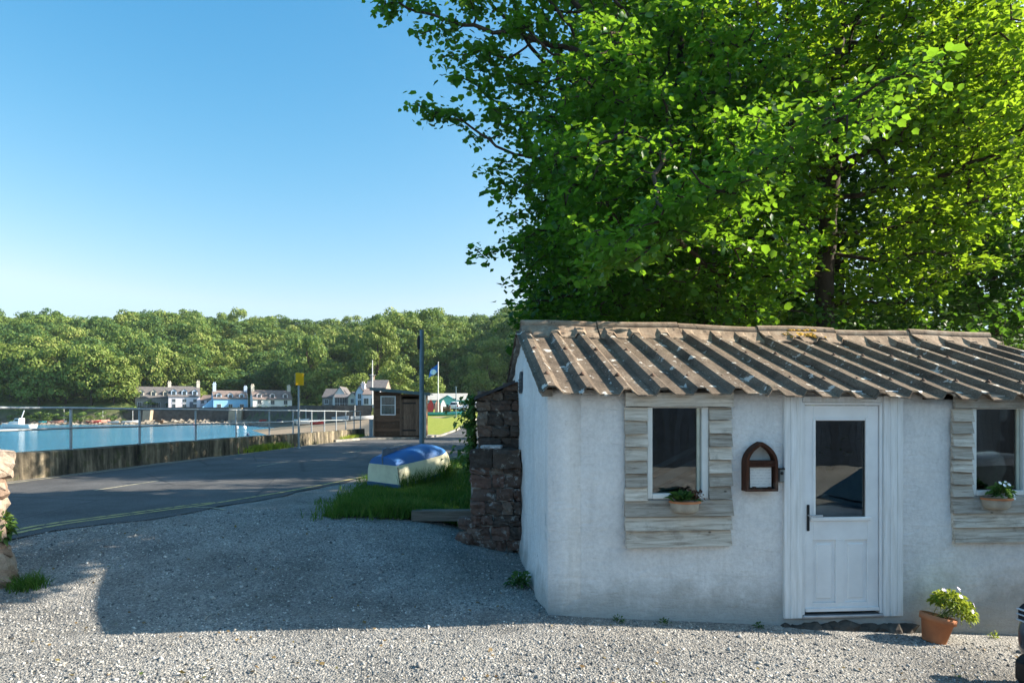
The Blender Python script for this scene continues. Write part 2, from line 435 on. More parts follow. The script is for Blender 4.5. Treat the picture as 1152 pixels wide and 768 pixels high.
px = r.uniform(-3.4, 2.5, 150000); py = 9.5+22*r.uniform(0, 1, 150000)**1.7
ok = verge_in(px, py) & (px < -0.2+.3*np.clip(py-11, 0, 9)) 
px, py = px[ok][:52000], py[ok][:52000]
ex = rg_ = r.uniform(-3.6, -1.2, 30000); ey = r.uniform(9.3, 20, 30000)      # thin stragglers along the edge of the turf
near_ = ~verge_in(ex, ey) & (verge_in(ex+.25, ey+.22) | verge_in(ex+.12, ey+.1)) & (r.uniform(0, 1, 30000) < .22) & (ex < -1.45)
px = np.concatenate([px, ex[near_]]); py = np.concatenate([py, ey[near_]])
pts = np.stack([px, py, verge_z(px, py)-.01], 1)
# tall tufts near the edge and by the boat
hgt = .08+.09*vnoise(px, py, 1.3, 4)+.05*(py < 10.4)
hgt = hgt*(.45+1.1*vnoise(px, py, 2.6, 14))
hgt = hgt*np.where((py > 11.5) & (px < -1.9), .75, 1.0)
V, Fc, T = blades(pts, 1.0, .006, .5, 5)
V = (V.reshape(-1, 6, 3)-pts[:, None, :]); V[:, :, 2] *= hgt[:, None]; V[:, :, :2] = V[:, :, :2]*np.where(np.arange(6)[None, :, None] < 2, 1, hgt[:, None, None]*1.0); 
V[:, 2:4, :2] += 0; V = (V+pts[:, None, :])
# restore blade width lost by scaling
sd = (V[:, 1]-V[:, 0])*.5; mid = (V[:, 2]+V[:, 3])/2; V[:, 2] = mid-sd*.75; V[:, 3] = mid+sd*.75
tag(link('verge_grass', fast_mesh('verge_grass', V.reshape(-1, 3), Fc, T), GRASS), 'long dark green grass on the verge around the upturned boat', 'grass', kind='stuff')

# loose stones lying on the yard
def stones(n, seed):
    r = np.random.default_rng(seed)
    base = np.array([(1,0,0),(-1,0,0),(0,1,0),(0,-1,0),(0,0,1),(0,0,-1)], float)
    fc = np.array([(0,2,4),(2,1,4),(1,3,4),(3,0,4),(2,0,5),(1,2,5),(3,1,5),(0,3,5)])
    u = r.uniform(0, 1, n); yy = 4.2+6.6*u**1.35
    xx = r.uniform(-1, 1, n)*(yy*.80); xx = xx
    y2 = yy; ok = (xx > -7.5) & (r.uniform(0, 1, n) < .35+1.5*vnoise(xx, yy, 1.1, 31)*(.6+.5*vnoise(xx, yy, .35, 8)))
    hutline = 6.31+(xx-.337)*.0787
    ok &= ~((xx > .3) & (yy > hutline-.02)); ok &= ~((xx > -.1) & (yy > 6.3) & (xx > .337-(yy-6.31)*.0787))
    ok &= ~((xx < np.interp(yy, [6.2, 8.1, 9.75, 12.1], [-8.2, -6.6, -5.1, -4.3])-r.exponential(.16, n)+.05))
    xx, yy = xx[ok], yy[ok]; n = len(xx)
    s = r.lognormal(-4.84, .36, n)
    sc = s[:, None]*r.uniform(.6, 1.25, (n, 3)); sc[:, 2] *= .75
    P = base[None]*sc[:, None, :]*r.uniform(.75, 1.2, (n, 6, 1))+r.normal(0, .18, (n, 6, 3))*s[:, None, None]
    a = r.uniform(0, 2*np.pi, n); ca, sa = np.cos(a), np.sin(a)
    tl = r.normal(0, .35, n); 
    x1 = P[:, :, 0]*ca[:, None]-P[:, :, 1]*sa[:, None]; y1 = P[:, :, 0]*sa[:, None]+P[:, :, 1]*ca[:, None]
    z1 = P[:, :, 2]+x1*tl[:, None]
    V = np.stack([x1+xx[:, None], y1+yy[:, None], z1+(G(xx, yy)-.012+s*.35)[:, None]], 2).reshape(-1, 3)
    Fs = (np.arange(n)[:, None, None]*6+fc[None]).reshape(-1, 3)
    T = np.repeat(np.clip(r.beta(1.7, 1.9, n), 0, 1), 8)
    return V, Fs, T
V, Fs, T = stones(250000, 11)
tag(link('loose_gravel', fast_mesh('loose_gravel', V, Fs, T), stone_bits_mat()), 'loose grey and buff gravel chippings covering the yard', 'gravel', kind='stuff')
# ------------------------------------------------------------------ the white hut
TH = R(4.5)
HUT = thing('stone_hut', 'low white rendered hut with a rusty brown corrugated roof and white door', 'hut', (.337, 6.31, 0), TH)
LEN, DEP, RV = 6.35, 4.8, 2.4
def eave(u): return 2.075-.062*u/4.7
def ridge(u): return 2.875-.12*u/6.35
def roofz(u, v): return ridge(u)-(ridge(u)-eave(u))*abs(v-RV)/RV

def plaster_mat(name, a, b, dirty):
    t = NT(name); p = t.co('Object')
    col = t.ramp(t.noise(p, 2.2, 8, .7), [(.33, b), (.62, a)])
    fine = t.ramp(t.noise(p, 26, 5, .7), [(.34, .86), (.6, 1.0)])
    col = t.mix(1, col, fine, 'MULTIPLY')
    # rain splash: green grey staining along the foot of the wall with an uneven edge
    sx = t.new('ShaderNodeSeparateXYZ'); t.L(p, sx.inputs[0])
    edge = t.math('ADD', sx.outputs[2], t.math('MULTIPLY', t.noise(p, 2.6, 5, .7), -.75))
    st = t.ramp(edge, [(.0, 1), (.30, 0)])
    st.node.color_ramp.elements[0].position = 0
    st = t.ramp(t.math('ADD', edge, .35), [(.0, 1), (.32, 0)])
    col = t.mix(t.math('MULTIPLY', st, .55), col, (.17, .165, .135))
    # patches where the limewash has gone
    pt = t.ramp(t.noise(t.co('Object', (1, 1, .8)), 9, 7, .75), [(dirty, 0), (dirty+.05, 1)])
    col = t.mix(t.math('MULTIPLY', pt, .8), col, (.13, .125, .12))
    cv = t.vor(t.co('Object', (1, 1, .8)), 1.15, 'DISTANCE_TO_EDGE')
    dn = t.new('ShaderNodeVectorMath', operation='ADD'); nz_ = t.new('ShaderNodeTexNoise'); t.L(p, nz_.inputs[0]); nz_.inputs['Scale'].default_value = 5; nz_.inputs['Detail'].default_value = 6
    sc_ = t.new('ShaderNodeVectorMath', operation='SCALE'); t.L(nz_.outputs['Color'], sc_.inputs[0]); sc_.inputs['Scale'].default_value = .22; t.L(p, dn.inputs[0]); t.L(sc_.outputs[0], dn.inputs[1]); t.L(dn.outputs[0], cv.inputs['Vector'])
    ck = t.math('MULTIPLY', t.ramp(cv.outputs['Distance'], [(.0015, 1), (.006, 0)]), t.ramp(t.noise(p, .9, 3), [(.52, 0), (.6, 1)]))
    col = t.mix(t.math('MULTIPLY', ck, .10), col, (.14, .135, .125))
    dr = t.ramp(t.noise(t.co('Object', (5, 5, .35)), 1.6, 6, .7), [(.52, 0), (.70, .38)])
    col = t.mix(t.math('MULTIPLY', dr, .6), col, (.36, .355, .34))
    tw = t.noise(t.co('Object', (1.2, 1.2, 5)), 3.2, 5, .6, 1.2)
    h = t.math('ADD', t.math('ADD', t.math('MULTIPLY', tw, .9), t.math('MULTIPLY', ck, -.12)), t.math('ADD', t.noise(p, 7, 6, .65), t.math('MULTIPLY', t.noise(p, 45, 4, .7), .35)))
    t.fin(col, .88, t.bump(h, .7, .024), .2); return t.m
PLF = plaster_mat('limewash_front', (.76, .76, .76), (.65, .65, .65), .77)
PLG = plaster_mat('limewash_gable', (.80, .80, .80), (.68, .68, .68), .65)

WINS = [(.925, 1.512, 1.055, 1.915), (3.914+.215, 3.914+.81, 1.055, 1.905)]
DOOR = (2.43, 3.21, -.075, 1.985)
def wall_sheet(name, us, zs, hole, place, m, thick):
    """a wall as a fine uneven sheet with real openings and thickness"""
    nu, nz = len(us), len(zs); vs = []; fs = []; idx = {}
    def vid(i, k, back):
        if (i, k, back) not in idx:
            idx[(i, k, back)] = len(vs); vs.append(place(us[i], zs[k], back))
        return idx[(i, k, back)]
    full = {(i, k): not hole((us[i]+us[i+1])/2, (zs[k]+zs[k+1])/2) for i in range(nu-1) for k in range(nz-1)}
    for (i, k), ok in full.items():
        if not ok: continue
        fs.append((vid(i, k, 0), vid(i+1, k, 0), vid(i+1, k+1, 0), vid(i, k+1, 0)))
        fs.append((vid(i, k+1, 1), vid(i+1, k+1, 1), vid(i+1, k, 1), vid(i, k, 1)))
        for di, dk, e in ((-1, 0, ((i, k), (i, k+1))), (1, 0, ((i+1, k+1), (i+1, k))), (0, -1, ((i+1, k), (i, k))), (0, 1, ((i, k+1), (i+1, k+1)))):
            if not full.get((i+di, k+dk), False):
                (a, b), (c, d) = e
                fs.append((vid(a, b, 0), vid(c, d, 0), vid(c, d, 1), vid(a, b, 1)))
    mb = MB(); mb.add(vs, fs, .5, True); o = mb.build(name, m, HUT)
    for p in o.data.polygons: p.use_smooth = True
    return o
def lines(a, b, step, must=()):
    s = sorted(set([a, b]+[m for m in must if a <= m <= b])); out = []
    for i in range(len(s)-1):
        n = max(1, round((s[i+1]-s[i])/step)); out += [s[i]+(s[i+1]-s[i])*k/n for k in range(n)]
    return out+[s[-1]]
def holeF(u, z):
    if z > eave(u)-.02+.02: return True
    for a, b, c, d in WINS+[DOOR]:
        if a < u < b and c < z < d: return True
    return False
us = lines(0, LEN, .07, [x for w in WINS+[DOOR] for x in w[:2]]); zs = lines(-.5, 2.07, .07, [x for w in WINS+[DOOR] for x in w[2:]])
def placeF(u, z, back):
    n = float(fbm(u, z, 1.1, 2))*.05+float(fbm(u, z, 6, 8))*.012
    flare = .018*math.exp(-max(z+.1, 0)/.16)
    rnd = .045*math.exp(-u/.05)
    return (u+(-.05*math.exp(-u/.05)*0), (.25 if back else 0-n-flare+rnd), z)
wall_sheet('front_wall', us, zs, holeF, placeF, PLF, .25)
# left gable: an uneven, bellied stone wall under limewash
vs_ = lines(0, DEP, .09, [RV-.16, RV+.16]); zs = lines(-.4, 2.9, .09, [2.10, 2.36])
def holeG(v, z): return z > roofz(0, v)+.03 or (abs(v-RV) < .155 and 2.11 < z < 2.36)
def placeG(v, z, back):
    n = float(fbm(v, z, 1.4, 21))*.09+float(fbm(v, z, 5, 22))*.04+.01
    n += .07*math.exp(-max(z, 0)/.25)*(.4+float(vnoise(v, 0, 3, 4)))*sst(0, .4, v)
    k = sst(0, .9, v)
    zt = min(z, roofz(0, v)-.01)
    return (.3 if back else -n*float(k)*.9, v+(.06 if v < .01 else 0)*0, zt)
wall_sheet('gable_wall', vs_, zs, holeG, placeG, PLG, .3)
def placeGR(v, z, back): return (LEN-.3 if back else LEN+float(fbm(v, z, 1.4, 31))*.06, v, min(z, roofz(LEN, v)-.01))
wall_sheet('gable_wall', lines(0, DEP, .2), lines(-.6, 2.9, .2), lambda v, z: z > roofz(LEN, v)+.05, placeGR, PLG, .3)
b = MB(); b.box(.3, LEN-.3, DEP-.25, DEP, -.4, 1.98); b.build('rear_wall', PLG, HUT)
b = MB(); b.box(.26, LEN-.26, .26, DEP-.26, -.42, -.36); b.build('inside_floor', mat('inside_concrete', (.2, .19, .18)), HUT)
# louvre of the arched vent in the gable
b = MB(); 
arch = [(-.15, 2.115), (.15, 2.115), (.15, 2.25)]+[(.15*math.cos(a), 2.25+.10*math.sin(a)) for a in np.linspace(0, math.pi, 9)][1:-1]+[(-.15, 2.25)]
b.prism([(RV+y*1.15, 2.115+(z-2.115)*1.15) for y, z in arch], 'x', -.045, .05)
for k in range(4): b.box(-.056, -.04, RV-.13, RV+.13, 2.14+k*.045, 2.155+k*.045)
b.build('vent', mat('vent_slate', (.05, .06, .075), rough=.6), HUT)

# ---- roof: two pitches of deep trapezoidal fibre sheet
def roof_mat():
    t = NT('weathered_fibre_sheet'); p = t.co('Object')
    s = t.co('Object', (1, .35, 1))
    col = t.ramp(t.noise(s, 4.5, 8, .7), [(.28, (.07, .054, .042)), (.48, (.17, .132, .10)), (.7, (.275, .222, .168))])
    spk = t.ramp(t.noise(p, 60, 4, .8), [(.40, .6), (.62, 1.18)])
    col = t.mix(1, col, spk, 'MULTIPLY')
    moss = t.ramp(t.noise(p, 5.5, 7, .72), [(.58, 0), (.63, 1)])
    col = t.mix(t.math('MULTIPLY', moss, .75), col, (.085, .075, .055))
    li = t.ramp(t.noise(t.co('Object', (1.2, .8, 1)), 7.5, 6, .6), [(.615, 0), (.64, 1)])
    lv = t.vor(p, 17); li2 = t.ramp(lv.outputs['Distance'], [(.10, 1), (.16, 0)])
    sp = t.new('ShaderNodeSeparateColor'); t.L(lv.outputs['Color'], sp.inputs[0])
    li2 = t.math('MULTIPLY', li2, t.ramp(sp.outputs[0], [(.80, 0), (.82, 1)]))
    lm = t.math('MAXIMUM', li, t.math('MULTIPLY', li2, .8))
    col = t.mix(t.math('MULTIPLY', lm, .85), col, (.66, .63, .57))
    yl = t.ramp(t.noise(p, 11, 5, .6), [(.70, 0), (.73, 1)])
    col = t.mix(t.math('MULTIPLY', yl, .6), col, (.50, .33, .08))
    h = t.math('ADD', t.noise(p, 30, 5, .75), t.math('MULTIPLY', lm, .2))
    return t.fin(col, .92, t.bump(h, .5, .012), .15)
ROOF = roof_mat(); PIT = .345
def prof(u):
    q = ((u+.075) % PIT)/PIT*.345      # one rib per pitch
    r0, r1, r2, r3 = .012, .052, .115, .185
    h = .060
    if q < r0: return 0
    if q < r1: return h*(q-r0)/(r1-r0)
    if q < r2: return h
    if q < r3: return h*(1-(q-r2)/(r3-r2))
    return 0
ub = []
k = -1
while True:
    base = k*PIT-.075
    for q in (.0, .012, .032, .052, .085, .115, .15, .185, .26):
        u = base+q
        if -.10 <= u <= LEN+.10: ub.append(u)
    k += 1
    if base > LEN+.3: break
ub = [-.10]+ub+[LEN+.10]
b = MB()
def roof_sheet(v0, v1, lift, us_, rows=9):
    # v runs from eave to ridge
    vs = []; fs = []
    n = len(us_)
    for side in (0, 1):
        for r_ in range(rows+1):
            v = v0+(v1-v0)*r_/rows
            for u in us_:
                sag = .018*float(fbm(u*.6, v, .8, 12))-.012*math.sin(u*2.1)
                edge = (.012*math.sin(u*23)+.02*float(vnoise(u, 0, 2.9, 6)))*(r_ == 0)
                vs.append((u, v-edge*np.sign(v1-v0), roofz(u, v)+prof(u)+lift+sag-(.014 if side else 0)))
    off = (rows+1)*n
    for r_ in range(rows):
        for i in range(n-1):
            a = r_*n+i; fs.append((a, a+1, a+n+1, a+n)); fs.append((off+a+n, off+a+n+1, off+a+1, off+a))
    for i in range(n-1):
        fs.append((i, off+i, off+i+1, i+1)); a = rows*n+i; fs.append((a, a+1, off+a+1, off+a))
    for r_ in range(rows):
        for i in (0, n-1):
            a = r_*n+i; fs.append((a, a+n, off+a+n, off+a))
    b.add(vs, fs, .5)
# sheets overlap side by side by a whole rib, each lies a touch differently
for s in range(6):
    a, c = s*1.035*1.0-.10, (s+1)*1.035+.02
    seg = [u for u in ub if a-.001 <= u <= min(c, LEN+.1)+.03]
    if s == 5: seg = [u for u in ub if u >= a-.001]
    lf = .018+.012*(s % 2)+random.uniform(0, .004)
    roof_sheet(-.17+random.uniform(-.015, .02), RV, lf, seg)
roof_sheet(DEP+.15, RV, .02, ub[::1], 4)
roof_o = b.build('roof', ROOF, HUT)
# purlins and verge mortar under the sheets
b = MB()
for v in (.35, 1.2, 2.0, 2.8, 3.6, 4.4): b.box(.1, LEN-.1, v-.04, v+.04, roofz(3, v)-.16, roofz(3, v)-.07)
b.build('roof_purlins', mat('roof_timber', (.16, .12, .085), stretch=(1, 12, 12)), HUT)
mb = MB()
for side, V0, V1 in ((0, -.06, RV), (0, RV, DEP+.05)):
    for k in range(14):
        va = V0+(V1-V0)*k/14; vb = V0+(V1-V0)*(k+1)/14
        j = random.uniform(-.012, .012)
        mb.add([(-.075+j, va, roofz(0, va)-.05), (.03, va, roofz(0, va)-.05), (.03, va, roofz(0, va)+.012), (-.075+j, va, roofz(0, va)+.012),
                (-.075-j, vb, roofz(0, vb)-.05), (.03, vb, roofz(0, vb)-.05), (.03, vb, roofz(0, vb)+.012), (-.075-j, vb, roofz(0, vb)+.012)],
               [(0,1,2,3),(4,5,6,7),(0,1,5,4),(1,2,6,5),(2,3,7,6),(3,0,4,7)])
mb.build('verge_mortar', mat('verge_mortar', (.30, .27, .23), (.13, .12, .11), 9, .9, .5, 40), HUT)
# ridge tiles: roll on top, wings scalloped over the ribs
def ridge_tile(u0, u1, lift, i):
    n = max(6, int((u1-u0)/.04)); vs = []; fs = []; prf = []
    for a in np.linspace(-.35, math.pi+.35, 9): prf.append((-.062*math.cos(a), .062*math.sin(a)))
    wing = .30+random.uniform(-.015, .015)
    for k in range(n+1):
        u = u0+(u1-u0)*k/n; zr = ridge(u)+lift+.010*math.sin(u*3.1+i); sl = (ridge(u)-eave(u))/RV
        up = prof(u) > .028; row = []
        w = wing-(.035 if up else 0)+.012*math.sin(u*31+i)
        ze = zr-sl*w+(.088 if up else .030)
        row.append((u, RV-w, ze)); row.append((u, RV-w*.6, (ze*.55+(zr+.10)*.45))); row.append((u, RV-.085, zr+.085))
        for q in prf: row.append((u, RV+q[0], zr+.105+q[1]))
        row.append((u, RV+.085, zr+.085)); row.append((u, RV+w*.6, (ze*.55+(zr+.10)*.45))); row.append((u, RV+w, ze))
        m = len(row); vs += row
    for k in range(n):
        for j in range(m-1):
            a = k*m+j; fs.append((a, a+1, a+m+1, a+m))
    lo = len(vs); vs2 = [(x, y, z-.02) for x, y, z in vs]
    fs += [tuple(q+lo for q in f[::-1]) for f in fs[:n*(m-1)]]
    for k in (0, n): 
        for j in range(m-1): a = k*m+j; fs.append((a, a+1, lo+a+1, lo+a))
    for k in range(n):
        for j in (0, m-1): a = k*m+j; fs.append((a, a+m, lo+a+m, lo+a))
    bb = MB(); bb.add(vs+vs2, fs, .5); o = bb.build('ridge_tile', RIDGE, roof_o); return o
t = NT('ridge_tile_clay'); p = t.co('Object')
c_ = t.ramp(t.noise(p, 6, 8, .72), [(.3, (.16, .115, .085)), (.5, (.30, .225, .165)), (.68, (.42, .345, .265))])
c_ = t.mix(t.ramp(t.noise(p, 8, 6, .7), [(.60, 0), (.66, .8)]), c_, (.06, .055, .045))
RIDGE = t.fin(c_, .92, t.bump(t.noise(p, 35, 5, .7), .5, .01), .15)
uj = [-.04, .93, 1.99, 3.05, 4.10, 5.13, 6.28]
for i in range(6): ridge_tile(uj[i]+(.012 if i else 0), uj[i+1]+(.0), .018*(i % 2)+.004*i % .012, i)
# ochre lichen growing on the ridge
ob = MB(); rr = np.random.default_rng(4)
for k in range(95):
    u = 3.34+.62*rr.beta(2, 2.4); q = rr.uniform(-.02, .17)*(.4+rr.uniform()); s = rr.uniform(.012, .035)
    z = ridge(u)+.125-(.45*q)+.03*(q < .04)
    bmx = bmesh.new(); bmesh.ops.create_icosphere(bmx, subdivisions=1, radius=s)
    bmx.verts.index_update()
    ob.add([(u+v.co.x*1.4, RV-.03-q+v.co.y, z-.01+v.co.z*.55) for v in bmx.verts], [[v.index for v in f.verts] for f in bmx.faces], None, True); bmx.free()
ob.build('lichen_clump', mat('ochre_lichen', (.62, .38, .05), (.42, .24, .04), 20, .9, .5, 60), roof_o)

def stone_(b, c, s, seed):
    bm = bmesh.new(); bmesh.ops.create_icosphere(bm, subdivisions=2, radius=1); bm.verts.index_update(); r_ = random.Random(seed)
    o_ = [r_.uniform(0, 9) for _ in range(3)]
    vs = []
    for v in bm.verts:
        p = v.co; q = max(abs(p.x), abs(p.y), abs(p.z)); p = p/q*.55+p*.45
        p *= 1+.28*math.sin(p.x*3+o_[0])*math.sin(p.y*3.3+o_[1])*math.sin(p.z*4+o_[2])
        vs.append((c[0]+p.x*s[0]*.55, c[1]+p.y*s[1]*.55, c[2]+p.z*s[2]*.55))
    b.add(vs, [[v.index for v in f.verts] for f in bm.faces]); bm.free()
# ---- carpentry
def wood_mat(name, a, b_, c3, along='x', knots=True):
    t = NT(name); st = {'x': (1.6, 14, 22), 'z': (16, 14, 1.4), 'y': (14, 1.6, 22)}[along]
    co = t.co('Object', st)
    col = t.ramp(t.noise(co, 1.7, 8, .68, .6), [(.3, c3), (.5, b_), (.7, a)])
    k = t.math('ADD', t.math('MULTIPLY', t.attr('tone'), .6), .68)
    cc = t.new('ShaderNodeCombineColor')
    for i in range(3): t.L(k, cc.inputs[i])
    col = t.mix(1, col, cc.outputs[0], 'MULTIPLY')
    if knots:
        v = t.vor(t.co('Object', {'x': (1, 1, 1.7), 'z': (1.7, 1, 1), 'y': (1, 1, 1)}[along]), 6.5)
        sp = t.new('ShaderNodeSeparateColor'); t.L(v.outputs['Color'], sp.inputs[0])
        kn = t.math('MULTIPLY', t.ramp(v.outputs['Distance'], [(.06, 1), (.13, 0)]), t.ramp(sp.outputs[0], [(.72, 0), (.74, 1)]))
        col = t.mix(t.math('MULTIPLY', kn, .8), col, (.05, .04, .032))
    # damp green and black weather staining
    ws = t.ramp(t.noise(t.co('Object', (2, 2, 2)), 2.4, 6, .7), [(.55, 0), (.72, .6)])
    col = t.mix(ws, col, (.155, .135, .11))
    return t.fin(col, .85, t.bump(t.noise(co, 3.2, 5, .6), .5, .006), .2)
GREYWOOD = wood_mat('silvered_boards', (.60, .56, .50), (.45, .405, .345), (.20, .165, .13))
WHITE = mat('white_gloss_paint', (.80, .81, .82), (.70, .71, .72), 3, .35, .08, 20, .004, .5, tonevar=.03)
WHITEB = mat('white_painted_board', (.78, .79, .80), (.64, .64, .63), 4, .55, .35, 9, .006, .35, stretch=(9, 9, .7), tonevar=.05)
PVC = mat('white_window_frame', (.72, .74, .73), (.62, .63, .61), 4, .45, .05, 20, .003, .4, tonevar=.04)
def glass_mat(name='window_glass', tint=(.60, .66, .66), op=.55):
    t = NT(name); g = t.new('ShaderNodeBsdfGlossy'); g.inputs['Roughness'].default_value = .015; g.inputs['Color'].default_value = (1, 1, 1, 1)
    nb = t.bump(t.noise(t.co('Object'), 1.8, 2), .03, .05); t.L(nb, g.inputs['Normal'])
    tr = t.new('ShaderNodeBsdfTransparent'); tr.inputs[0].default_value = tint+(1,)
    fr = t.new('ShaderNodeFresnel'); fr.inputs['IOR'].default_value = 1.55
    fx = t.math('ADD', t.math('MULTIPLY', fr.outputs[0], 1.1), .06)
    ms = t.new('ShaderNodeMixShader'); t.L(fx, ms.inputs[0]); t.L(tr.outputs[0], ms.inputs[1]); t.L(g.outputs[0], ms.inputs[2])
    t.L(ms.outputs[0], t.out.inputs[0]); return t.m
GLASS = glass_mat()
def board(b, u0, u1, z0, z1, y, th, lap=.0):
    """weatherboard: thicker at its lower edge"""
    j = [random.uniform(-.007, .007) for _ in range(6)]
    top = z1-.003
    b.add([(u0+j[0], y, z0+j[2]), (u1+j[1], y, z0+j[3]), (u1+j[1], y, top), (u0+j[0], y, top),
           (u0+j[0], y-th-lap, z0+j[2]), (u1+j[1], y-th-lap, z0+j[3]), (u1+j[1], y-th, top), (u0+j[0], y-th, top)],
          [(0,1,2,3),(4,5,6,7),(0,1,5,4),(1,2,6,5),(2,3,7,6),(3,0,4,7)])
def window(i, uL, uR, zT, zB):
    fu0, fu1, fz0, fz1 = WINS[i]
    y = -.012
    c = MB()
    board(c, uL, uR, fz1+.005, zT, y-.03, .032)                        # head board
    zs_ = np.linspace(fz1, fz0-.005, 8)
    for k in range(7):
        board(c, uL+.004, fu0-.004, zs_[k+1]-.006, zs_[k]-.004, y, .016, .034); board(c, fu1+.004, uR-.004, zs_[k+1]+.002, zs_[k]-.004, y, .016, .034)
    zz = [fz0-.005, .895, .765, zB]
    for k in range(3): board(c, uL+.006*k, uR-.006*k, zz[k+1]-.004, zz[k]-.006, y, .018, .038)
    cl = c.build('cladding', GREYWOOD, HUT)
    w = MB(); t_ = .05; d0, d1 = -.022, .06
    w.bbox(fu0, fu0+t_, d0, d1, fz0, fz1, .005); w.bbox(fu1-t_-.015, fu1, d0, d1, fz0, fz1, .005)
    w.bbox(fu0+t_, fu1-t_-.015, d0+.002, d1, fz1-.012, fz1, .003); w.bbox(fu0+t_, fu1-t_-.015, d0-.004, d1, fz0, fz0+.048, .005)
    win = w.build('window', PVC, HUT)
    s = MB(); a, bb_ = fu0+t_, fu1-t_-.015
    s.bbox(bb_-.035, bb_-.006, .012, .045, fz0+.05, fz1-.014, .004)
    s.build('mullion', mat('pale_sash_edge', (.58, .60, .50), tonevar=.03), win)
    g = MB(); g.box(a-.006, bb_+.004, .03, .034, fz0+.042, fz1-.008); g.build('pane', GLASS, win)
window(0, .709, 1.733, 2.045, .617); window(1, 3.914, 4.94, 2.03, .617)
# door and its case
f_ = MB()
def fluted(b, u0, u1, z0, z1, skewL=0, skewR=0):
    n = 3
    for k in range(n):
        a = u0+(u1-u0)*k/n+.002; c = u0+(u1-u0)*(k+1)/n-.002
        b.bbox(a, c, -.046-.004*(k == 1), -.01, z0, z1, .005)
    b.box(u0, u1, -.042, .01, z0, z1)
fluted(f_, 2.237, 2.415, -.085, 2.02); fluted(f_, 3.222, 3.415, -.085, 2.02)
f_.bbox(2.418, 3.218, -.05, .0, 1.958, 2.015, .005)
frame = f_.build('door_frame', WHITEB, HUT)
d = MB()
d.bbox(2.418, 2.445, -.03, .06, -.06, 1.955, .004); d.bbox(3.192, 3.219, -.03, .06, -.06, 1.955, .004); d.bbox(2.446, 3.191, -.03, .06, 1.93, 1.955, .004)
d.build('door_lining', WHITE, HUT)
d = MB(); u0, u1, z0, z1 = 2.452, 3.186, -.035, 1.925; gz0, gz1, gu0, gu1 = .845, 1.805, 2.535, 3.075
d.bbox(u0, gu0, -.012, .03, z0, z1, .003); d.bbox(gu1, u1, -.012, .03, z0, z1, .003)
d.bbox(gu0, gu1, -.012, .03, gz1, z1, .002); 
d.bbox(gu0, gu1, -.012, .03, .645, gz0, .002); d.bbox(gu0, gu1, -.012, .03, z0, .05, .002)
um = (gu0+gu1)/2; d.bbox(um-.045, um+.045, -.012, .03, .05, .645, .002)
for a, c in ((gu0, um-.045), (um+.045, gu1)):
    d.bbox(a, c, .004, .03, .05, .645, .002); d.bbox(a+.035, c-.035, -.006, .02, .085, .61, .008)
door = d.build('door', WHITE, HUT)
g = MB()
for a, c, e, h in ((gu0-.004, gu0+.022, gz0, gz1), (gu1-.022, gu1+.004, gz0, gz1)): g.bbox(a, c, -.024, 0, e, h, .005)
g.bbox(gu0+.023, gu1-.023, -.024, 0, gz1-.022, gz1, .005); g.bbox(gu0-.03, gu1+.03, -.03, 0, gz0-.018, gz0+.02, .006)
g.build('glazing_bead', WHITE, door)
g = MB(); g.box(gu0, gu1, .006, .010, gz0, gz1)
g.build('pane', GLASS, door)
g = MB(); g.bbox(2.470, 2.498, -.022, -.012, .735, .985, .004)
pl = g.build('handle', mat('dark_handle_plate', (.05, .055, .06), rough=.4, metal=.6), door)
g = MB(); g.tube([(2.484, -.02, .885), (2.484, -.06, .885), (2.50, -.066, .885), (2.60, -.064, .884)], .0095, 8)
g.build('handle_lever', mat('brushed_steel', (.62, .63, .64), rough=.3, metal=1, tonevar=0), pl)
g = MB(); g.bbox(2.418, 3.219, -.055, .06, -.088, -.062, .006); g.build('threshold', mat('aluminium_sill', (.55, .57, .6), rough=.4, metal=.5), HUT)
g = MB(); g.box(2.452, 3.186, -.03, -.013, -.03, .0); g.build('weather_bar', WHITE, door)
# rough stone step under the door
g = MB()
for k in range(11):
    a = 2.24+k*.118; stone_(g, (a+random.uniform(0, .03), -.02+random.uniform(-.02, .02), -.215+random.uniform(-.03, .01)), (random.uniform(.12, .22), .17, .16), k)
g.build('door_step', mat('step_stone', (.11, .095, .08), (.05, .045, .04), 8, .9, .6, 30), HUT)
# inside: pale shelf and boards leaning behind the left window
GI = mat('inside_plaster', (.30, .33, .36), rough=.9, tonevar=0)
g = MB(); g.box(.31, LEN-.31, DEP-.262, DEP-.255, -.36, 1.95); g.build('inside_wall', GI, HUT)

# fixing bolts on the crowns of the ribs
bolt = None
for r_, v in enumerate((.22, 1.25)):
    for k in range(19):
        u = k*PIT-.075+.084
        if u > LEN: continue
        z = roofz(u, v)+.060+.030
        if bolt is None:
            g = MB(); g.lathe([(0, .016), (.010, .014), (.012, .004), (.024, .002), (.026, -.012)], 9); bolt = o = g.build('fixing_bolt', mat('rusty_bolt', (.14, .075, .045), (.07, .04, .03), 60, .8, tonevar=0), roof_o)
        else: o = bolt.copy(); C.objects.link(o); o.parent = roof_o
        o.location = (u, v, z)
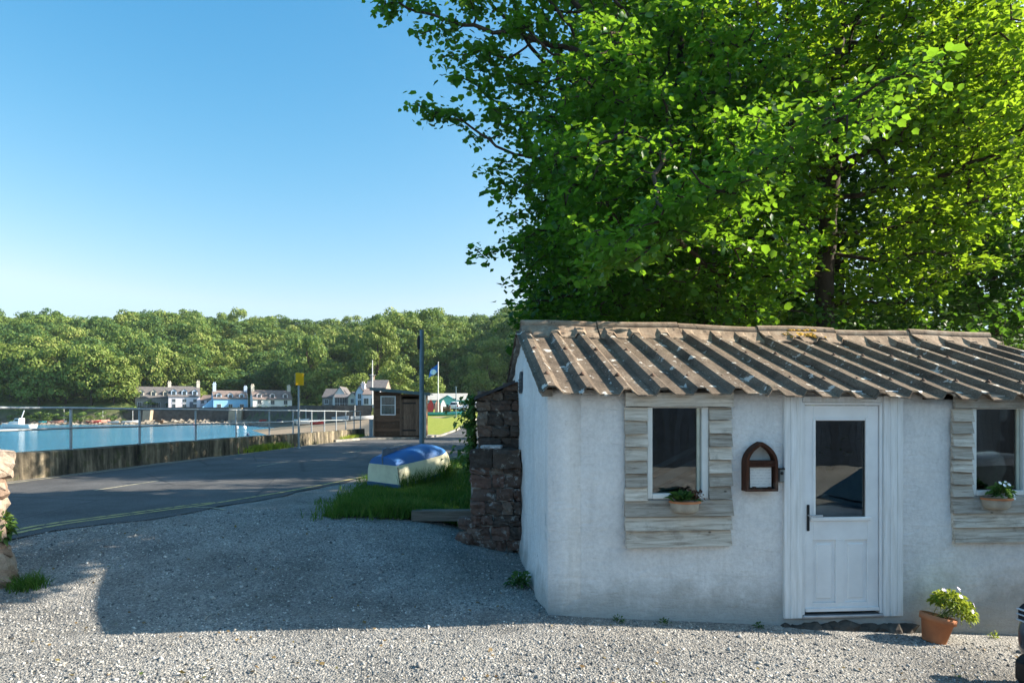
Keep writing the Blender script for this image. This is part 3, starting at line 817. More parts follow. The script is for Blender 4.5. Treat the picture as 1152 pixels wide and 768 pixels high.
# ------------------------------------------------------------------ things on the hut's front
def hutpt(u, v, z):
    c, s = math.cos(TH), math.sin(TH); return Vector((.337+u*c-v*s, 6.31+u*s+v*c, z))
sbd = thing('leaning_boards', 'pale boards leaning inside the hut behind the glass of the left window', 'boards', hutpt(.86, .42, 1.02), TH)
for k, (z, dz, y, w_) in enumerate(((.02, .34, 0, .085), (-.09, .30, .06, .07), (.13, .36, .10, .05))):
    g = MB(); g.bbox(-.1, .95, -.01, .01, -w_/2, w_/2, .004); o = g.build('board', mat('pale_inside_board', (.52, .60, .66), (.42, .50, .56), 5, .5), sbd); o.location = (0, y, z); o.rotation_euler = (R(-25), -math.atan2(dz, .75), 0)
def hutpt(u, v, z): 
    c, s = math.cos(TH), math.sin(TH); return Vector((.337+u*c-v*s, 6.31+u*s+v*c, z))
REDWOOD = wood_mat('oiled_red_wood', (.085, .032, .018), (.055, .022, .013), (.025, .012, .009), 'z', False)
nb = thing('wall_box', 'arched dark red wooden frame box hung on the wall left of the door', 'wall box', hutpt(1.828, -.02, 1.128), TH)
w_, hs, dp = .305, .30, .115
def archpts(w, hs_, top, n=9):
    R_ = [(w*math.cos(math.pi/3*k/n)-w/2, hs_+(top-hs_)*math.sin(math.pi/3*k/n)/.866) for k in range(n+1)]
    R_[-1] = (0, top); return R_
o_ = archpts(w_, .255, .458); i_ = archpts(w_-.05, .255, .425)
outer = [(-w_/2, 0)]+[(-x, z) for x, z in o_]+[(x, z) for x, z in o_[::-1][1:]]+[(w_/2, 0)]
inner = [(-w_/2+.025, .022)]+[(-x, z) for x, z in i_]+[(x, z) for x, z in i_[::-1][1:]]+[(w_/2-.025, .022)]
g = MB(); n = len(outer); vs = []; fs = []
for (yy) in (-dp, 0):
    vs += [(w_/2+x, yy, z) for x, z in outer]+[(w_/2+x, yy, z) for x, z in inner]
for k in range(n):
    k2 = (k+1) % n
    fs += [(k, k2, n+k2, n+k), (2*n+k, 3*n+k, 3*n+k2, 2*n+k2), (k, 2*n+k, 2*n+k2, k2), (n+k, n+k2, 3*n+k2, 3*n+k)]
g.add(vs, fs, .5); g.build('frame', REDWOOD, nb)
g = MB(); g.bbox(.02, w_-.02, -dp+.004, -.01, .255, .285, .004); g.bbox(.025, w_-.025, -dp+.01, -dp+.03, .225, .256, .003); g.build('shelf', REDWOOD, nb)
g = MB(); g.prism([(w_/2+x*.97, z*.985+.004) for x, z in outer], 'y', -.018, -.002); g.build('back_board', mat('whitewashed_back', (.56, .57, .55), (.42, .42, .40), 9, .8, .3, tonevar=0), nb)
g = MB(); g.box(.052, w_-.048, -.075, -.071, .035, .222)
t = NT('faded_notice'); pc = t.co('Object')
ln = t.new('ShaderNodeTexWave', wave_type='BANDS', bands_direction='Z'); t.L(pc, ln.inputs[0]); ln.inputs['Scale'].default_value = 12; ln.inputs['Distortion'].default_value = 1.5; ln.inputs['Detail Scale'].default_value = 30
nc = t.mix(t.math('MULTIPLY', t.ramp(ln.outputs['Fac'], [(.55, 0), (.8, 1)]), t.ramp(t.noise(pc, 40, 2), [(.42, 0), (.55, .5)])), (.60, .61, .60), (.34, .35, .37))
g.build('paper_sheet', t.fin(nc, .7), nb)
for (x, z, s) in ((.075, .06, .022), (.22, .055, .02)): g = MB(); g.bbox(x, x+.03, -dp+.02, -dp+.045, .02, .02+s, .003); g.build('paper_clip', REDWOOD, nb)
ks = thing('key_safe', 'small grey metal key safe beside the arched wooden box', 'key safe', hutpt(2.178, -.016, 1.205), TH)
g = MB(); g.bbox(0, .052, -.045, 0, 0, .125, .008); bd = g.build('body', mat('cast_grey_metal', (.26, .29, .30), rough=.45, metal=.5), ks)
g = MB(); g.bbox(-.003, .055, -.052, -.002, .118, .132, .004); g.build('top_rim', mat('dark_rubber', (.02, .022, .025), rough=.7), ks)
g = MB(); g.lathe([(.0, -.0), (.014, 0), (.014, .008), (0, .009)], 12)
o = g.build('dial', mat('dark_rubber', (.02, .022, .025)), ks); o.rotation_euler = (R(90), 0, 0); o.location = (.026, -.045, .085)

# plants: real leaves on stems
def plant_leaves(pts, dirs, size, wid, r, droop=.3, fold=.15):
    """pts base positions, dirs outward unit vectors -> folded leaf quads"""
    n = len(pts); d = dirs/np.linalg.norm(dirs, axis=1, keepdims=True)
    up = np.array([0, 0, 1.])+r.normal(0, .45, (n, 3)); s = np.cross(d, up); s /= np.linalg.norm(s, axis=1, keepdims=True)
    nn = np.cross(s, d); L_ = (size*r.uniform(.6, 1.25, n))[:, None]; Wd = L_*wid
    b0 = pts; m = pts+d*L_*.5-nn*0; tip = pts+d*L_-np.array([0, 0, 1])*L_*droop
    V = np.stack([b0, m+s*Wd+nn*L_*fold, tip, m-s*Wd+nn*L_*fold, m], 1)
    V = V.reshape(-1, 3); k = np.arange(n)[:, None]*5
    Fc = np.concatenate([k+np.array([[0, 4, 2, 1]]), k+np.array([[0, 3, 2, 4]])], 0)
    t_ = r.uniform(0, 1, n); return V, Fc, np.concatenate([t_, t_])
LIME = leafmat('lime_plant_leaf', [(0, (.10, .19, .02)), (.5, (.22, .32, .035)), (1, (.42, .46, .08))], (.42, .50, .05), .4)
DKLEAF = leafmat('dark_plant_leaf', [(0, (.02, .07, .02)), (.6, (.05, .13, .03)), (1, (.10, .19, .04))], (.08, .18, .03), .3)
REDLEAF = leafmat('dried_red_leaf', [(0, (.07, .03, .02)), (1, (.20, .10, .06))], (.12, .06, .03), .2)
PETAL_L = mat('lilac_petal', (.62, .55, .80), (.74, .70, .86), 20, .6, tonevar=.1); PETAL_W = mat('white_petal', (.82, .82, .86), (.9, .9, .9), 20, .6, tonevar=.05)
TERRA = mat('terracotta', (.50, .205, .095), (.40, .16, .08), 7, .85, .25, 40, .004, .2, tonevar=.04)
SOIL = mat('potting_soil', (.05, .035, .025), (.025, .018, .014), 30, .95, .8, 60)
def flower(b, c, d, r_, n=5):
    d = Vector(d).normalized(); a = d.orthogonal().normalized(); e = d.cross(a)
    for k in range(n):
        w0 = 2*math.pi*k/n; q = a*math.cos(w0)+e*math.sin(w0); q2 = d.cross(q)
        c = Vector(c); b.add([c, c+q*r_*.6+q2*r_*.38, c+q*r_+d*r_*.15, c+q*r_*.6-q2*r_*.38], [(0, 1, 2, 3)])
rp = np.random.default_rng(15)
# the tilted terracotta pot
pc_ = W(1051, 718, 6.28); 
pot = thing('flower_pot', 'tilted terracotta pot with a lime green plant and lilac flowers on the gravel', 'flower pot', (pc_.x-.005, pc_.y, float(G(pc_.x, pc_.y))-.012), 0)
pot.rotation_euler = (0, R(12), R(10))
g = MB(); g.lathe([(0, 0), (.092, 0), (.098, .01), (.131, .19), (.150, .192), (.153, .245), (.138, .247), (.130, .20), (.0, .2)], 32); g.build('pot', TERRA, pot)
g = MB(); g.lathe([(.131, .212), (.08, .222), (0, .228)], 24); g.build('soil', SOIL, pot)
cen = np.array([.105, 0, .335]); n = 1300
dd = rp.normal(0, 1, (n, 3)); dd[:, 2] = np.abs(dd[:, 2])*.9-.15; dd /= np.linalg.norm(dd, axis=1, keepdims=True)
rad = rp.uniform(.35, 1, n)**.6
pts = cen+np.stack([dd[:, 0]*.17*rad+np.maximum(dd[:, 0], 0)*.07+.045*dd[:, 2], dd[:, 1]*.145*rad, dd[:, 2]*.145*rad-np.maximum(dd[:, 0], 0)*.07+np.maximum(-dd[:, 0], 0)*.05], 1)
V, Fc, T = plant_leaves(pts, dd+rp.normal(0, .4, dd.shape), .042, .27, rp)
link('foliage', fast_mesh('foliage', V, Fc, T), LIME, pot)
g = MB()
for k in range(26):
    q = pts[rp.integers(n)]; g.tube([(rp.normal(0, .03), rp.normal(0, .03), .22), tuple(q*.6+np.array([0, 0, .12])), tuple(q)], .0022, 4, False)
g.build('stems', mat('green_stem', (.10, .16, .03)), pot)
fl = MB()
for q, d in (((-.04, -.05, .49), (-.3, -.6, 1)), ((.10, -.06, .53), (.3, -.5, 1)), ((.125, -.04, .515), (.5, -.5, .8)), ((.25, -.10, .41), (.6, -.7, .5)), ((.315, -.09, .335), (.8, -.6, .3)), ((.345, -.06, .30), (.8, -.5, .2)), ((.05, -.15, .47), (.0, -.8, .7)), ((.18, -.17, .36), (.3, -.9, .3))):
    fl = MB(); flower(fl, q, d, .023, 6); fl.build('flower_head', PETAL_L, pot)
# the two half round wall planters
POTC = mat('pale_pot_clay', (.40, .38, .33), (.29, .27, .235), 9, .85, .35, 40, .004, .2, tonevar=.04)
def planter(u, z, label, kind):
    o = thing('wall_planter', label, 'planter', hutpt(u, -.055, z), TH, 'half round planters under the windows')
    g = MB(); prof_ = [(0, .012), (.10, .012), (.124, .03), (.136, .10)]
    g.lathe(prof_, 20, a0=math.pi, a1=2*math.pi); g.box(-.135, .135, -.004, .004, .002, .1); g.build('pot', POTC, o)
    g = MB(); g.lathe([(.135, .098), (.150, .100), (.152, .118), (.136, .122), (.128, .1)], 20, a0=math.pi, a1=2*math.pi); g.lathe([(.13, .104), (0, .106)], 20, a0=math.pi, a1=2*math.pi)
    g.build('rim', TERRA, o)
    n = 260
    if kind == 0:
        th = rp.uniform(0, 2*np.pi, n); el = rp.uniform(.1, 1.3, n); dd = np.stack([np.cos(th)*np.cos(el), np.sin(th)*np.cos(el), np.sin(el)], 1)
        c = np.stack([rp.normal(-.03, .025, n), rp.normal(-.075, .02, n), np.full(n, .125)], 1)+dd*.03
        V, Fc, T = plant_leaves(c, dd, .075, .22, rp, .15); link('succulent_leaves', fast_mesh('succulent_leaves', V, Fc, T), DKLEAF, o)
        n = 200; dd = rp.normal(0, 1, (n, 3)); dd[:, 2] = np.abs(dd[:, 2]); c = np.stack([rp.normal(.07, .03, n), rp.normal(-.07, .02, n), .12+rp.uniform(0, .09, n)], 1)
        V, Fc, T = plant_leaves(c, dd, .04, .2, rp); link('dried_leaves', fast_mesh('dried_leaves', V, Fc, T), REDLEAF, o)
        V, Fc, T = plant_leaves(np.array([[-.10, -.08, .13]]*8)+rp.normal(0, .012, (8, 3)), np.stack([rp.uniform(-1, -.4, 8), rp.normal(0, .3, 8), rp.uniform(.3, .9, 8)], 1), .12, .22, rp)
        link('long_leaves', fast_mesh('long_leaves', V, Fc, T), DKLEAF, o)
    else:
        dd = rp.normal(0, 1, (n, 3)); dd[:, 2] = np.abs(dd[:, 2])*1.2; dd /= np.linalg.norm(dd, axis=1, keepdims=True)
        c = np.array([.015, -.07, .14])+dd*np.array([.10, .07, .10])*rp.uniform(.3, 1, n)[:, None]
        V, Fc, T = plant_leaves(c, dd, .062, .28, rp); link('foliage', fast_mesh('foliage', V, Fc, T), leafmat('fresh_green_leaf', [(0, (.04, .12, .03)), (1, (.14, .26, .06))], (.14, .28, .05), .3), o)
        fl = MB()
        for q in ((.0, -.12, .245), (.03, -.1, .27), (-.02, -.09, .265), (.055, -.11, .25), (.09, -.12, .15), (.115, -.10, .12)): fl = MB(); flower(fl, q, (.1, -.8, .6), .02, 6); fl.build('flower_head', PETAL_W, o)
planter(1.268, .925, 'pale half round wall planter with a green succulent under the left window', 0)
planter(4.335, .925, 'pale half round wall planter with fresh green leaves and white flowers under the right window', 1)
# fern at the foot of the gable, weeds along the front
def weed(name, label, loc, n, size, spread, m, cat='plant', grp=None):
    o = thing(name, label, cat, loc, 0, grp)
    th = rp.uniform(0, 2*np.pi, n); el = rp.uniform(.25, 1.3, n); dd = np.stack([np.cos(th)*np.cos(el), np.sin(th)*np.cos(el), np.sin(el)], 1)
    c = dd*rp.uniform(.1, 1, n)[:, None]*spread
    V, Fc, T = plant_leaves(c, dd+rp.normal(0, .3, dd.shape), size, .22, rp); link('leaves', fast_mesh('leaves', V, Fc, T), m, o); return o
q = hutpt(-.13, 1.0, 0); weed('fern', 'small bright green fern growing at the foot of the left gable wall', (q.x-.04, q.y, float(G(q.x, q.y))), 120, .08, .13, DKLEAF, 'fern')
for i, (u, lab) in enumerate(((.62, 'leftmost low weed at the foot of the wall, below the left window'), (1.05, 'second low weed from the left at the foot of the wall'), (1.95, 'low weed at the foot of the wall under the arched wooden box'), (4.27, 'small pale weed at the wall just right of the terracotta pot'))):
    q = hutpt(u, -.13, 0); weed('weed', lab, (q.x, q.y, float(G(q.x, q.y))-.01), 40, .035, .055, LIME if i in (3,) else DKLEAF, 'weed', 'weeds along the foot of the hut wall')
# ------------------------------------------------------------------ rubble stonework
def cube_sphere():
    bm = bmesh.new(); bmesh.ops.create_cube(bm, size=2); bmesh.ops.subdivide_edges(bm, edges=bm.edges[:], cuts=3, use_grid_fill=True)
    bm.verts.index_update(); v = np.array([p.co[:] for p in bm.verts]); f = [[p.index for p in q.verts] for q in bm.faces]; bm.free(); return v, f
CSV, CSF = cube_sphere()
def stone(b, c, s, seed, rnd=.45, rot=None, tone=None):
    v = CSV.copy(); sph = v/np.linalg.norm(v, axis=1, keepdims=True)*1.25
    v = v*(1-rnd)+sph*rnd
    n = fbm(v[:, 0]*1.3+seed*3.7, v[:, 1]*1.3+v[:, 2]*2.1, 1.1, seed % 50, 3)
    v = v*(1+n[:, None]*.55)
    v = v*np.array(s)[None]*.5
    if rot: v = np.array(Matrix.Rotation(rot[0], 3, 'X') @ Matrix.Rotation(rot[1], 3, 'Y') @ Matrix.Rotation(rot[2], 3, 'Z')) .dot(v.T).T
    b.add([tuple(p+np.array(c)) for p in v], CSF, tone, False)
def stone_mat(name, stops, mort=None, lth=.60):
    t = NT(name); p = t.pos()
    col = t.ramp(t.math('ADD', t.math('MULTIPLY', t.attr('tone'), .75), t.math('MULTIPLY', t.noise(p, 5, 5), .3)), stops)
    col = t.mix(1, col, t.ramp(t.noise(p, 22, 7, .75), [(.3, .6), (.65, 1.15)]), 'MULTIPLY')
    li = t.ramp(t.noise(p, 12, 6, .65), [(lth, 0), (lth+.06, .75)]); col = t.mix(li, col, mort or (.36, .34, .29))
    return t.fin(col, .92, t.bump(t.noise(p, 16, 7, .7), .8, .03), .15)
DKSTONE = stone_mat('dark_red_rubble', [(0, (.05, .042, .038)), (.3, (.10, .078, .064)), (.6, (.15, .088, .068)), (.8, (.20, .15, .115)), (1, (.25, .21, .17))])
PALESTONE = stone_mat('buff_rubble', [(0, (.15, .11, .09)), (.3, (.28, .20, .15)), (.6, (.36, .275, .21)), (1, (.42, .35, .29))], (.40, .36, .29))
MORT = mat('old_mortar', (.27, .245, .21), (.10, .09, .08), 7, .95, .7, 24, .02)
LMORT = mat('white_flaking_render', (.42, .42, .40), (.13, .115, .10), 8, .95, .7, 24, .02, lo=.42, hi=.56)
def courses(b, x0, x1, z0, z1, y, depth, seed, rowh=.17, wid=.26, topf=None, ins=0):
    r = random.Random(seed); z = z0
    while z < z1-.02:
        h = min(rowh*r.uniform(.7, 1.35), z1-z); x = x0+ins*(0)
        while x < x1-.02:
            w = min(wid*r.uniform(.6, 1.6), x1-x)
            if x1-x-w < .08: w = x1-x
            if topf is None or z+h*.55 < topf(x+w/2): stone(b, (x+w/2, y+r.uniform(-.02, .02), z+h/2), (w*.97, depth*r.uniform(.9, 1.15), h*.95), r.randrange(9999), .22, None, r.random())
            x += w
        z += h
px0 = -.62
pier = thing('stone_wall', 'dark reddish rubble stone pier with a sloping top and ledge left of the white hut', 'stone wall', (-.30, 9.3, .25))
b = MB()
top = lambda x: 1.83+(x+.12)*.40
courses(b, -.17, .42, 1.12, 2.02, -.02, .30, 5, .15, .24, lambda x: top(x))           # upper, set back
courses(b, -.26, .42, .88, 1.14, -.20, .44, 15, .24, .5)                                # ledge course
for k in range(4):
    courses(b, -.16, -.15+.02, .9, 1.9, .25+k*.45, .4, 60+k, .18, .3)
b.build('stonework', DKSTONE, pier)
b = MB(); courses(b, -.25, .42, -.20, .9, -.17, .36, 25, .15, .22)
for k in range(9):                                                                     # flared foot
    stone(b, (-.27+random.uniform(-.05, .10), -.22+random.uniform(-.08, .1), -.12+random.uniform(0, .3)), (.2, .22, .15), 300+k, .5, (0, 0, random.uniform(0, 3)))
b.build('foot_stonework', stone_mat('whitewashed_rubble', [(0, (.06, .05, .045)), (.3, (.12, .09, .075)), (.6, (.17, .10, .08)), (1, (.25, .21, .17))], (.40, .39, .37), .57), pier)
b = MB()
b.prism([(-.15, 1.1), (.31, 1.1), (.31, top(.31)-.03), (-.15, top(-.15)-.03)], 'y', -.10, 2.2); b.box(-.24, .31, -.30, .2, -.3, 1.1)
b.box(-.23, .31, -.28, .1, -.3, .72, jit=.02)
b.build('mortar_core', LMORT, pier)
b = MB(); 
b.add([(-.20, -.26, top(-.2)-.02), (.34, -.26, top(.34)-.01), (.34, 2.25, top(.34)-.01), (-.20, 2.25, top(-.2)-.02),
       (-.20, -.26, top(-.2)+.025), (.34, -.26, top(.34)+.03), (.34, 2.25, top(.34)+.03), (-.20, 2.25, top(-.2)+.025)], [(0,1,2,3),(4,5,6,7),(0,1,5,4),(1,2,6,5),(2,3,7,6),(3,0,4,7)])
b.build('capping', mat('dark_slate_cap', (.045, .043, .045), rough=.8, bump=.4), pier)
b = MB()
for k in range(7): stone(b, (-.05+.2*random.random(), -.36+.1*random.random(), 1.16), (.12, .1, .05), 700+k, .4, (0, 0, random.uniform(0, 3)), .9)
b.build('loose_slates', mat('pale_slate_bits', (.5, .5, .5), (.3, .3, .3), 9), pier)
# ivy climbing the far edge of the pier
iv = thing('ivy', 'bright green ivy climbing the left edge of the dark stone pier', 'ivy', (-.30, 9.3, .25))
n = 900; z = rp.uniform(.75, 1.85, n); 
c = np.stack([-.20-rp.exponential(.035, n)*(1+1.2*np.sin(z*5)**2), rp.uniform(-.15, .5, n), z], 1)
dd = np.stack([-np.abs(rp.normal(.6, .4, n)), rp.normal(-.2, .6, n), rp.normal(.1, .5, n)], 1)
V, Fc, T = plant_leaves(c, dd, .07, .42, rp, .45); link('leaves', fast_mesh('leaves', V, Fc, T), LIME if False else leafmat('ivy_leaf', [(0, (.02, .07, .015)), (.6, (.07, .15, .03)), (1, (.16, .24, .06))], (.14, .26, .04), .3), iv)
b = MB()
for k in range(5):
    x = -.2; b.tube([(x, -.05+.1*k, -.1), (x-.03, -.05+.1*k, .5), (x-.02, 0+.1*k, 1.2), (x-.04, .1*k, 1.75)], .008, 5, False)
b.build('stem', mat('ivy_stem', (.10, .075, .05)), iv)
# sunlit wall end at the left edge of the picture
lw = thing('stone_wall', 'sunlit buff rubble stone wall end at the far left with large capping stones', 'stone wall', (-5.44, 7.25, .05), R(38))
b = MB()
rr_ = random.Random(5)
for k in range(8):
    z0 = .0+k*.155
    courses(b, -2.2, .0+.05*math.sin(k*2.3), z0, z0+.155, .0, .42, 100+k, .155, .34)
for k, (x, z, s) in enumerate(((-.15, 1.31, (.50, .5, .28)), (-.16, .20, (.42, .48, .26)), (-.20, .40, (.5, .48, .24)), (-.16, .60, (.4, .46, .24)), (-.21, .80, (.5, .46, .25)), (-.17, 1.0, (.42, .46, .24)), (-.2, 1.16, (.5, .46, .2)), (-.55, 1.36, (.46, .5, .26)), (-1.0, 1.38, (.5, .5, .25)), (-1.5, 1.38, (.5, .5, .28)), (-2.0, 1.38, (.5, .5, .25)), (-.10, .14, (.42, .5, .34)), (-.12, .02, (.5, .62, .26)), (-.36, 1.50, (.4, .42, .2)))):
    stone(b, (x, 0, z), s, 900+k, .5, (rr_.uniform(-.2, .2), rr_.uniform(-.25, .25), rr_.uniform(-.4, .4)), rr_.random())
b.build('stonework', PALESTONE, lw)
b = MB(); b.box(-2.2, -.06, -.15, .15, -.2, 1.28); b.build('mortar_core', MORT, lw)
wp = Vector((-5.42, 7.25, .05))
n = 160; o = thing('wall_plant', 'small green plant growing out of the buff stone wall end', 'plant', wp+Vector((.03, -.1, .62)))
dd = rp.normal(0, 1, (n, 3)); dd[:, 0] = np.abs(dd[:, 0]); dd /= np.linalg.norm(dd, axis=1, keepdims=True)
V, Fc, T = plant_leaves(dd*np.array([.14, .12, .15])*rp.uniform(.2, 1, n)[:, None], dd, .075, .35, rp, .4); link('leaves', fast_mesh('leaves', V, Fc, T), bpy.data.materials['ivy_leaf'], o)
b = MB(); b.tube([(-.1, 0, -.05), (0, 0, 0), (.06, -.02, .08)], .006, 5); b.build('stem', MATS['ivy_stem'], o)
# tuft of grass beside that wall
tuft = np.stack([rp.normal(-5.02, .075, 420), rp.normal(7.08, .09, 420)], 1); z = G(tuft[:, 0], tuft[:, 1])-.02
V, Fc, T = blades(np.stack([tuft[:, 0], tuft[:, 1], z], 1), .13, .006, .5, 8)
V2, F2, T2 = blades(np.stack([rp.uniform(-6.6, -5.2, 1500), 7.9+rp.normal(0, .25, 1500), np.full(1500, .18)], 1), .09, .006, .5, 9)
tag(link('grass_tuft', fast_mesh('grass_tuft', V, Fc, T), GRASS), 'short tuft of grass on the gravel at the foot of the left wall end', 'grass', kind='stuff')
# timber sleeper holding the edge of the verge
b = MB(); b.bbox(0, .86, 0, .19, 0, .15, .008)
sl = b.build('timber_sleeper', wood_mat('weathered_sleeper', (.26, .225, .185), (.19, .165, .135), (.10, .085, .07)), None, (-1.42, 9.62, .33)); sl.rotation_euler = (0, 0, R(1))
tag(sl, 'short grey timber sleeper lying along the front edge of the grass verge', 'sleeper')

# ------------------------------------------------------------------ low sea wall and railing
wy0, wy1 = 2.0, 42.7; wang = math.atan2(.0696, 1)
wl = math.hypot(wy1-wy0, (wy1-wy0)*.0696)
sw = thing('sea_wall', 'low stained concrete wall between the road and the water', 'wall', (float(wallx(wy0)), wy0, .35), -wang)
n = 100; vs = []; fs = []
for k in range(n+1):
    y = wl*k/n; a = float(fbm(y, 0, .9, 3))*.05; h = .61-.06*k/n+.02*float(vnoise(y, 2, 1.2, 4))
    vs += [(.0+a, y, -.3), (a*.8-.02, y, .25), (-.03+a*.5, y, h-.02), (-.06, y, h), (-.36, y, h+.005), (-.38, y, -6)]
for k in range(n):
    for j in range(5): q = k*6+j; fs.append((q, q+1, q+7, q+6))
fs += [(0,1,2,3,4,5), tuple(n*6+j for j in range(5, -1, -1))]
t = NT('stained_render'); p = t.pos()
col = t.ramp(t.noise(t.co('Object', (1, 1, .5)), 1.1, 7, .7), [(.36, (.045, .042, .036)), (.5, (.16, .14, .105)), (.62, (.36, .30, .21))])
st = t.ramp(t.noise(t.co('Object', (1, 2.2, .15)), 1.6, 5, .7), [(.42, .45), (.58, 1.1)])
col = t.mix(1, col, st, 'MULTIPLY')
col = t.mix(t.ramp(t.noise(p, 3, 5, .7), [(.55, 0), (.66, .6)]), col, (.07, .085, .03))
b = MB(); b.add(vs, fs, .5, False); b.build('wall_body', t.fin(col, .92, t.bump(t.noise(p, 9, 7, .7), .7, .04), .15), sw)
GALV = mat('galvanised_steel', (.40, .43, .45), (.30, .33, .35), 8, .5, .1, 40, .002, .4, metal=.3, tonevar=.08)
ra = thing('railing', 'grey tubular steel railing standing on the low sea wall', 'railing', (float(wallx(wy0)), wy0, .35), -wang)
def along(Y): return (Y-wy0)/math.cos(wang)
posts = [3.2, 6.0, 8.8, 11.6, 14.4, 17.27, 20.1, 23.2, 26.1, 29.1, 31.7, 34.05, 35.9, 37.8, 39.5, 41.1, 42.4]
for Y in posts:
    y = along(Y); h0 = .60-.06*y/wl
    g = MB(); g.tube([(-.2, y, h0-.05), (-.2, y, 1.60)], .034, 8); g.lathe([(0, 1.60), (.034, 1.605), (.040, 1.63), (.028, 1.665), (0, 1.675)], 10, (-.2, y, 0)); g.lathe([(.055, h0), (.055, h0+.02), (.03, h0+.03)], 10, (-.2, y, 0))
    g.lathe([(.026, 1.10), (.036, 1.105), (.036, 1.155), (.026, 1.16)], 10, (-.2, y, 0)); g.build('post', GALV, ra)
for z in (1.635, 1.13):
    pts = [(-.2, y, z+.006*math.sin(y*1.3)) for y in np.linspace(0, wl-.2, 60)]
    g = MB(); g.tube(pts, .028, 8); g.build('rail', GALV, ra)
# weeds growing out of the foot of the wall
for k, (Y, lab, nn) in enumerate(((8.3, 'weedy grass at the foot of the sea wall behind the left stone wall end', 500), (28.2, 'bright weeds at the foot of the sea wall left of the yellow sign', 700), (39.6, 'clump of weeds at the foot of the sea wall beside the grey post', 700))):
    c = np.stack([float(wallx(Y))+.1+np.abs(rp.normal(0, .13, nn)), Y+rp.normal(0, 1.0, nn), np.full(nn, .34)], 1); c[:, 0] += (c[:, 1]-Y)*.0696
    V, Fc, T = blades(c, .28, .016, .6, 30+k); tag(link('weed_clump', fast_mesh('weed_clump', V, Fc, T), LIME), lab, 'weeds', kind='stuff')

# yellow sign on its post
sp = W(337, 511.5, 29.6); sp.z = float(G(sp.x, sp.y))
sg = thing('sign_post', 'yellow sign panel on a tall grey post in front of the sea wall', 'sign', (sp.x-.03, sp.y, sp.z), R(48))
g = MB(); g.tube([(0, 0, -.05), (0, 0, 3.22)], .045, 10); g.lathe([(.046, 3.22), (.04, 3.24), (0, 3.245)], 10); g.lathe([(.08, 0), (.08, .03), (.046, .05)], 10); g.build('post', GALV, sg)
g = MB(); g.bbox(-.20, .20, -.075, -.050, 2.72, 3.26, .012); pn = g.build('panel', mat('yellow_sign_paint', (.85, .52, .015), (.78, .46, .015), 5, .4, tonevar=.02), sg)
for z in (2.83, 3.12): g = MB(); g.bbox(-.09, .09, -.05, .055, z, z+.04, .004); g.build('bracket', GALV, sg)
g = MB(); g.bbox(-.17, .17, .056, .07, 2.78, 3.22, .006); g.build('back_panel', mat('grey_sign_back', (.42, .40, .30), rough=.5), sg)
# lamp post column behind the boat
lp = Vector((WX(474.5, 18.6), 18.6, 0)); lp.z = .35
lo_ = thing('lamp_post', 'tall plain blue grey steel post rising behind the upturned boat', 'post', lp)
g = MB(); g.tube([(0, 0, -.2), (0, 0, 1.2), (0, 0, 3.75)], [.072, .070, .058], 14); g.lathe([(.059, 3.75), (.06, 3.775), (0, 3.78)], 14); g.build('column', mat('blue_grey_steel', (.16, .24, .30), (.12, .18, .23), 6, .5, .1, 30, .002, .4, metal=.2, tonevar=0), lo_)
g = MB(); g.bbox(-.11, -.055, -.05, .05, 3.25, 3.62, .012); g.bbox(-.125, -.108, -.035, .035, 3.3, 3.57, .005); g.build('bracket_box', mat('black_plastic', (.02, .02, .022), rough=.5), lo_)
g = MB(); g.bbox(-.03, .03, -.09, -.078, .55, .95, .006); g.build('access_door', MATS['blue_grey_steel'], lo_)
# square grey post at the end of the wall
eb = W(417.6, 496, 40.4); 
ub_ = thing('bollard', 'square blue grey post at the end of the sea wall beside the shed', 'bollard', (eb.x, 40.4, float(G(-8.3, 40.4))+.05))
g = MB(); g.bbox(-.10, .10, -.10, .10, -.1, 1.05, .02); g.build('post', mat('blue_grey_steel', (.2, .24, .27)), ub_)
g = MB(); g.bbox(-.115, .115, -.115, .115, 1.05, 1.10, .012); g.build('cap', MATS['blue_grey_steel'], ub_)

# ------------------------------------------------------------------ upturned dinghy
a_ = Vector((-2.20, 13.45)); c_ = Vector((-2.95, 14.15)); mid_ = (a_+c_)/2; ax = Vector((.56, .83)).normalized()
dz = math.atan2(ax.y, ax.x)
DG = thing('upturned_boat', 'small blue and cream rowing boat lying upside down on the grass verge', 'boat', (mid_.x, mid_.y, .365), dz)
DG.rotation_euler = (R(2), R(-7.5), dz)
LB, WB = 1.85, .50
def bw(s): return WB*(.90+.10*math.sin(min(1, s/.45)*math.pi/2))*(math.sqrt(max(0, 1-(max(0, s-.50)/.52)**2.3)))
def ch(s): return .465-.03*s
def kh(s): return (.625+.07*math.sin(min(1, s*1.05)*math.pi))*(1-.30*max(0, (s-.6)/.4)**2)
S = np.concatenate([np.linspace(0, .8, 22), np.linspace(.82, 1, 14)]); Z0 = .085
def section(s):
    w, h, zc = bw(s), kh(s), ch(s)
    ac = math.acos(min(1, ((zc-Z0)/(h-Z0))**(1/.85)))
    an = list(np.linspace(0, ac, 9))+list(np.linspace(ac, math.pi/2, 9))[1:]
    return [(w*math.sin(a)**.60, Z0+(h-Z0)*max(0, math.cos(a))**.85) for a in an]
BLUE = mat('chalky_blue_boat_paint', (.035, .16, .46), (.06, .17, .38), 3, .55, .15, 30, .004, .3, tonevar=0, lo=.3, hi=.6)
CREAM2 = mat('cream_boat_paint', (.78, .765, .56), (.60, .58, .42), 3, .55, .15, 30, .004, .3, tonevar=0, lo=.3, hi=.55)
DBLUE = mat('dark_blue_rub_strake', (.03, .10, .22), (.05, .12, .2), 6, .5, .1, tonevar=0)
secs = [section(s) for s in S]
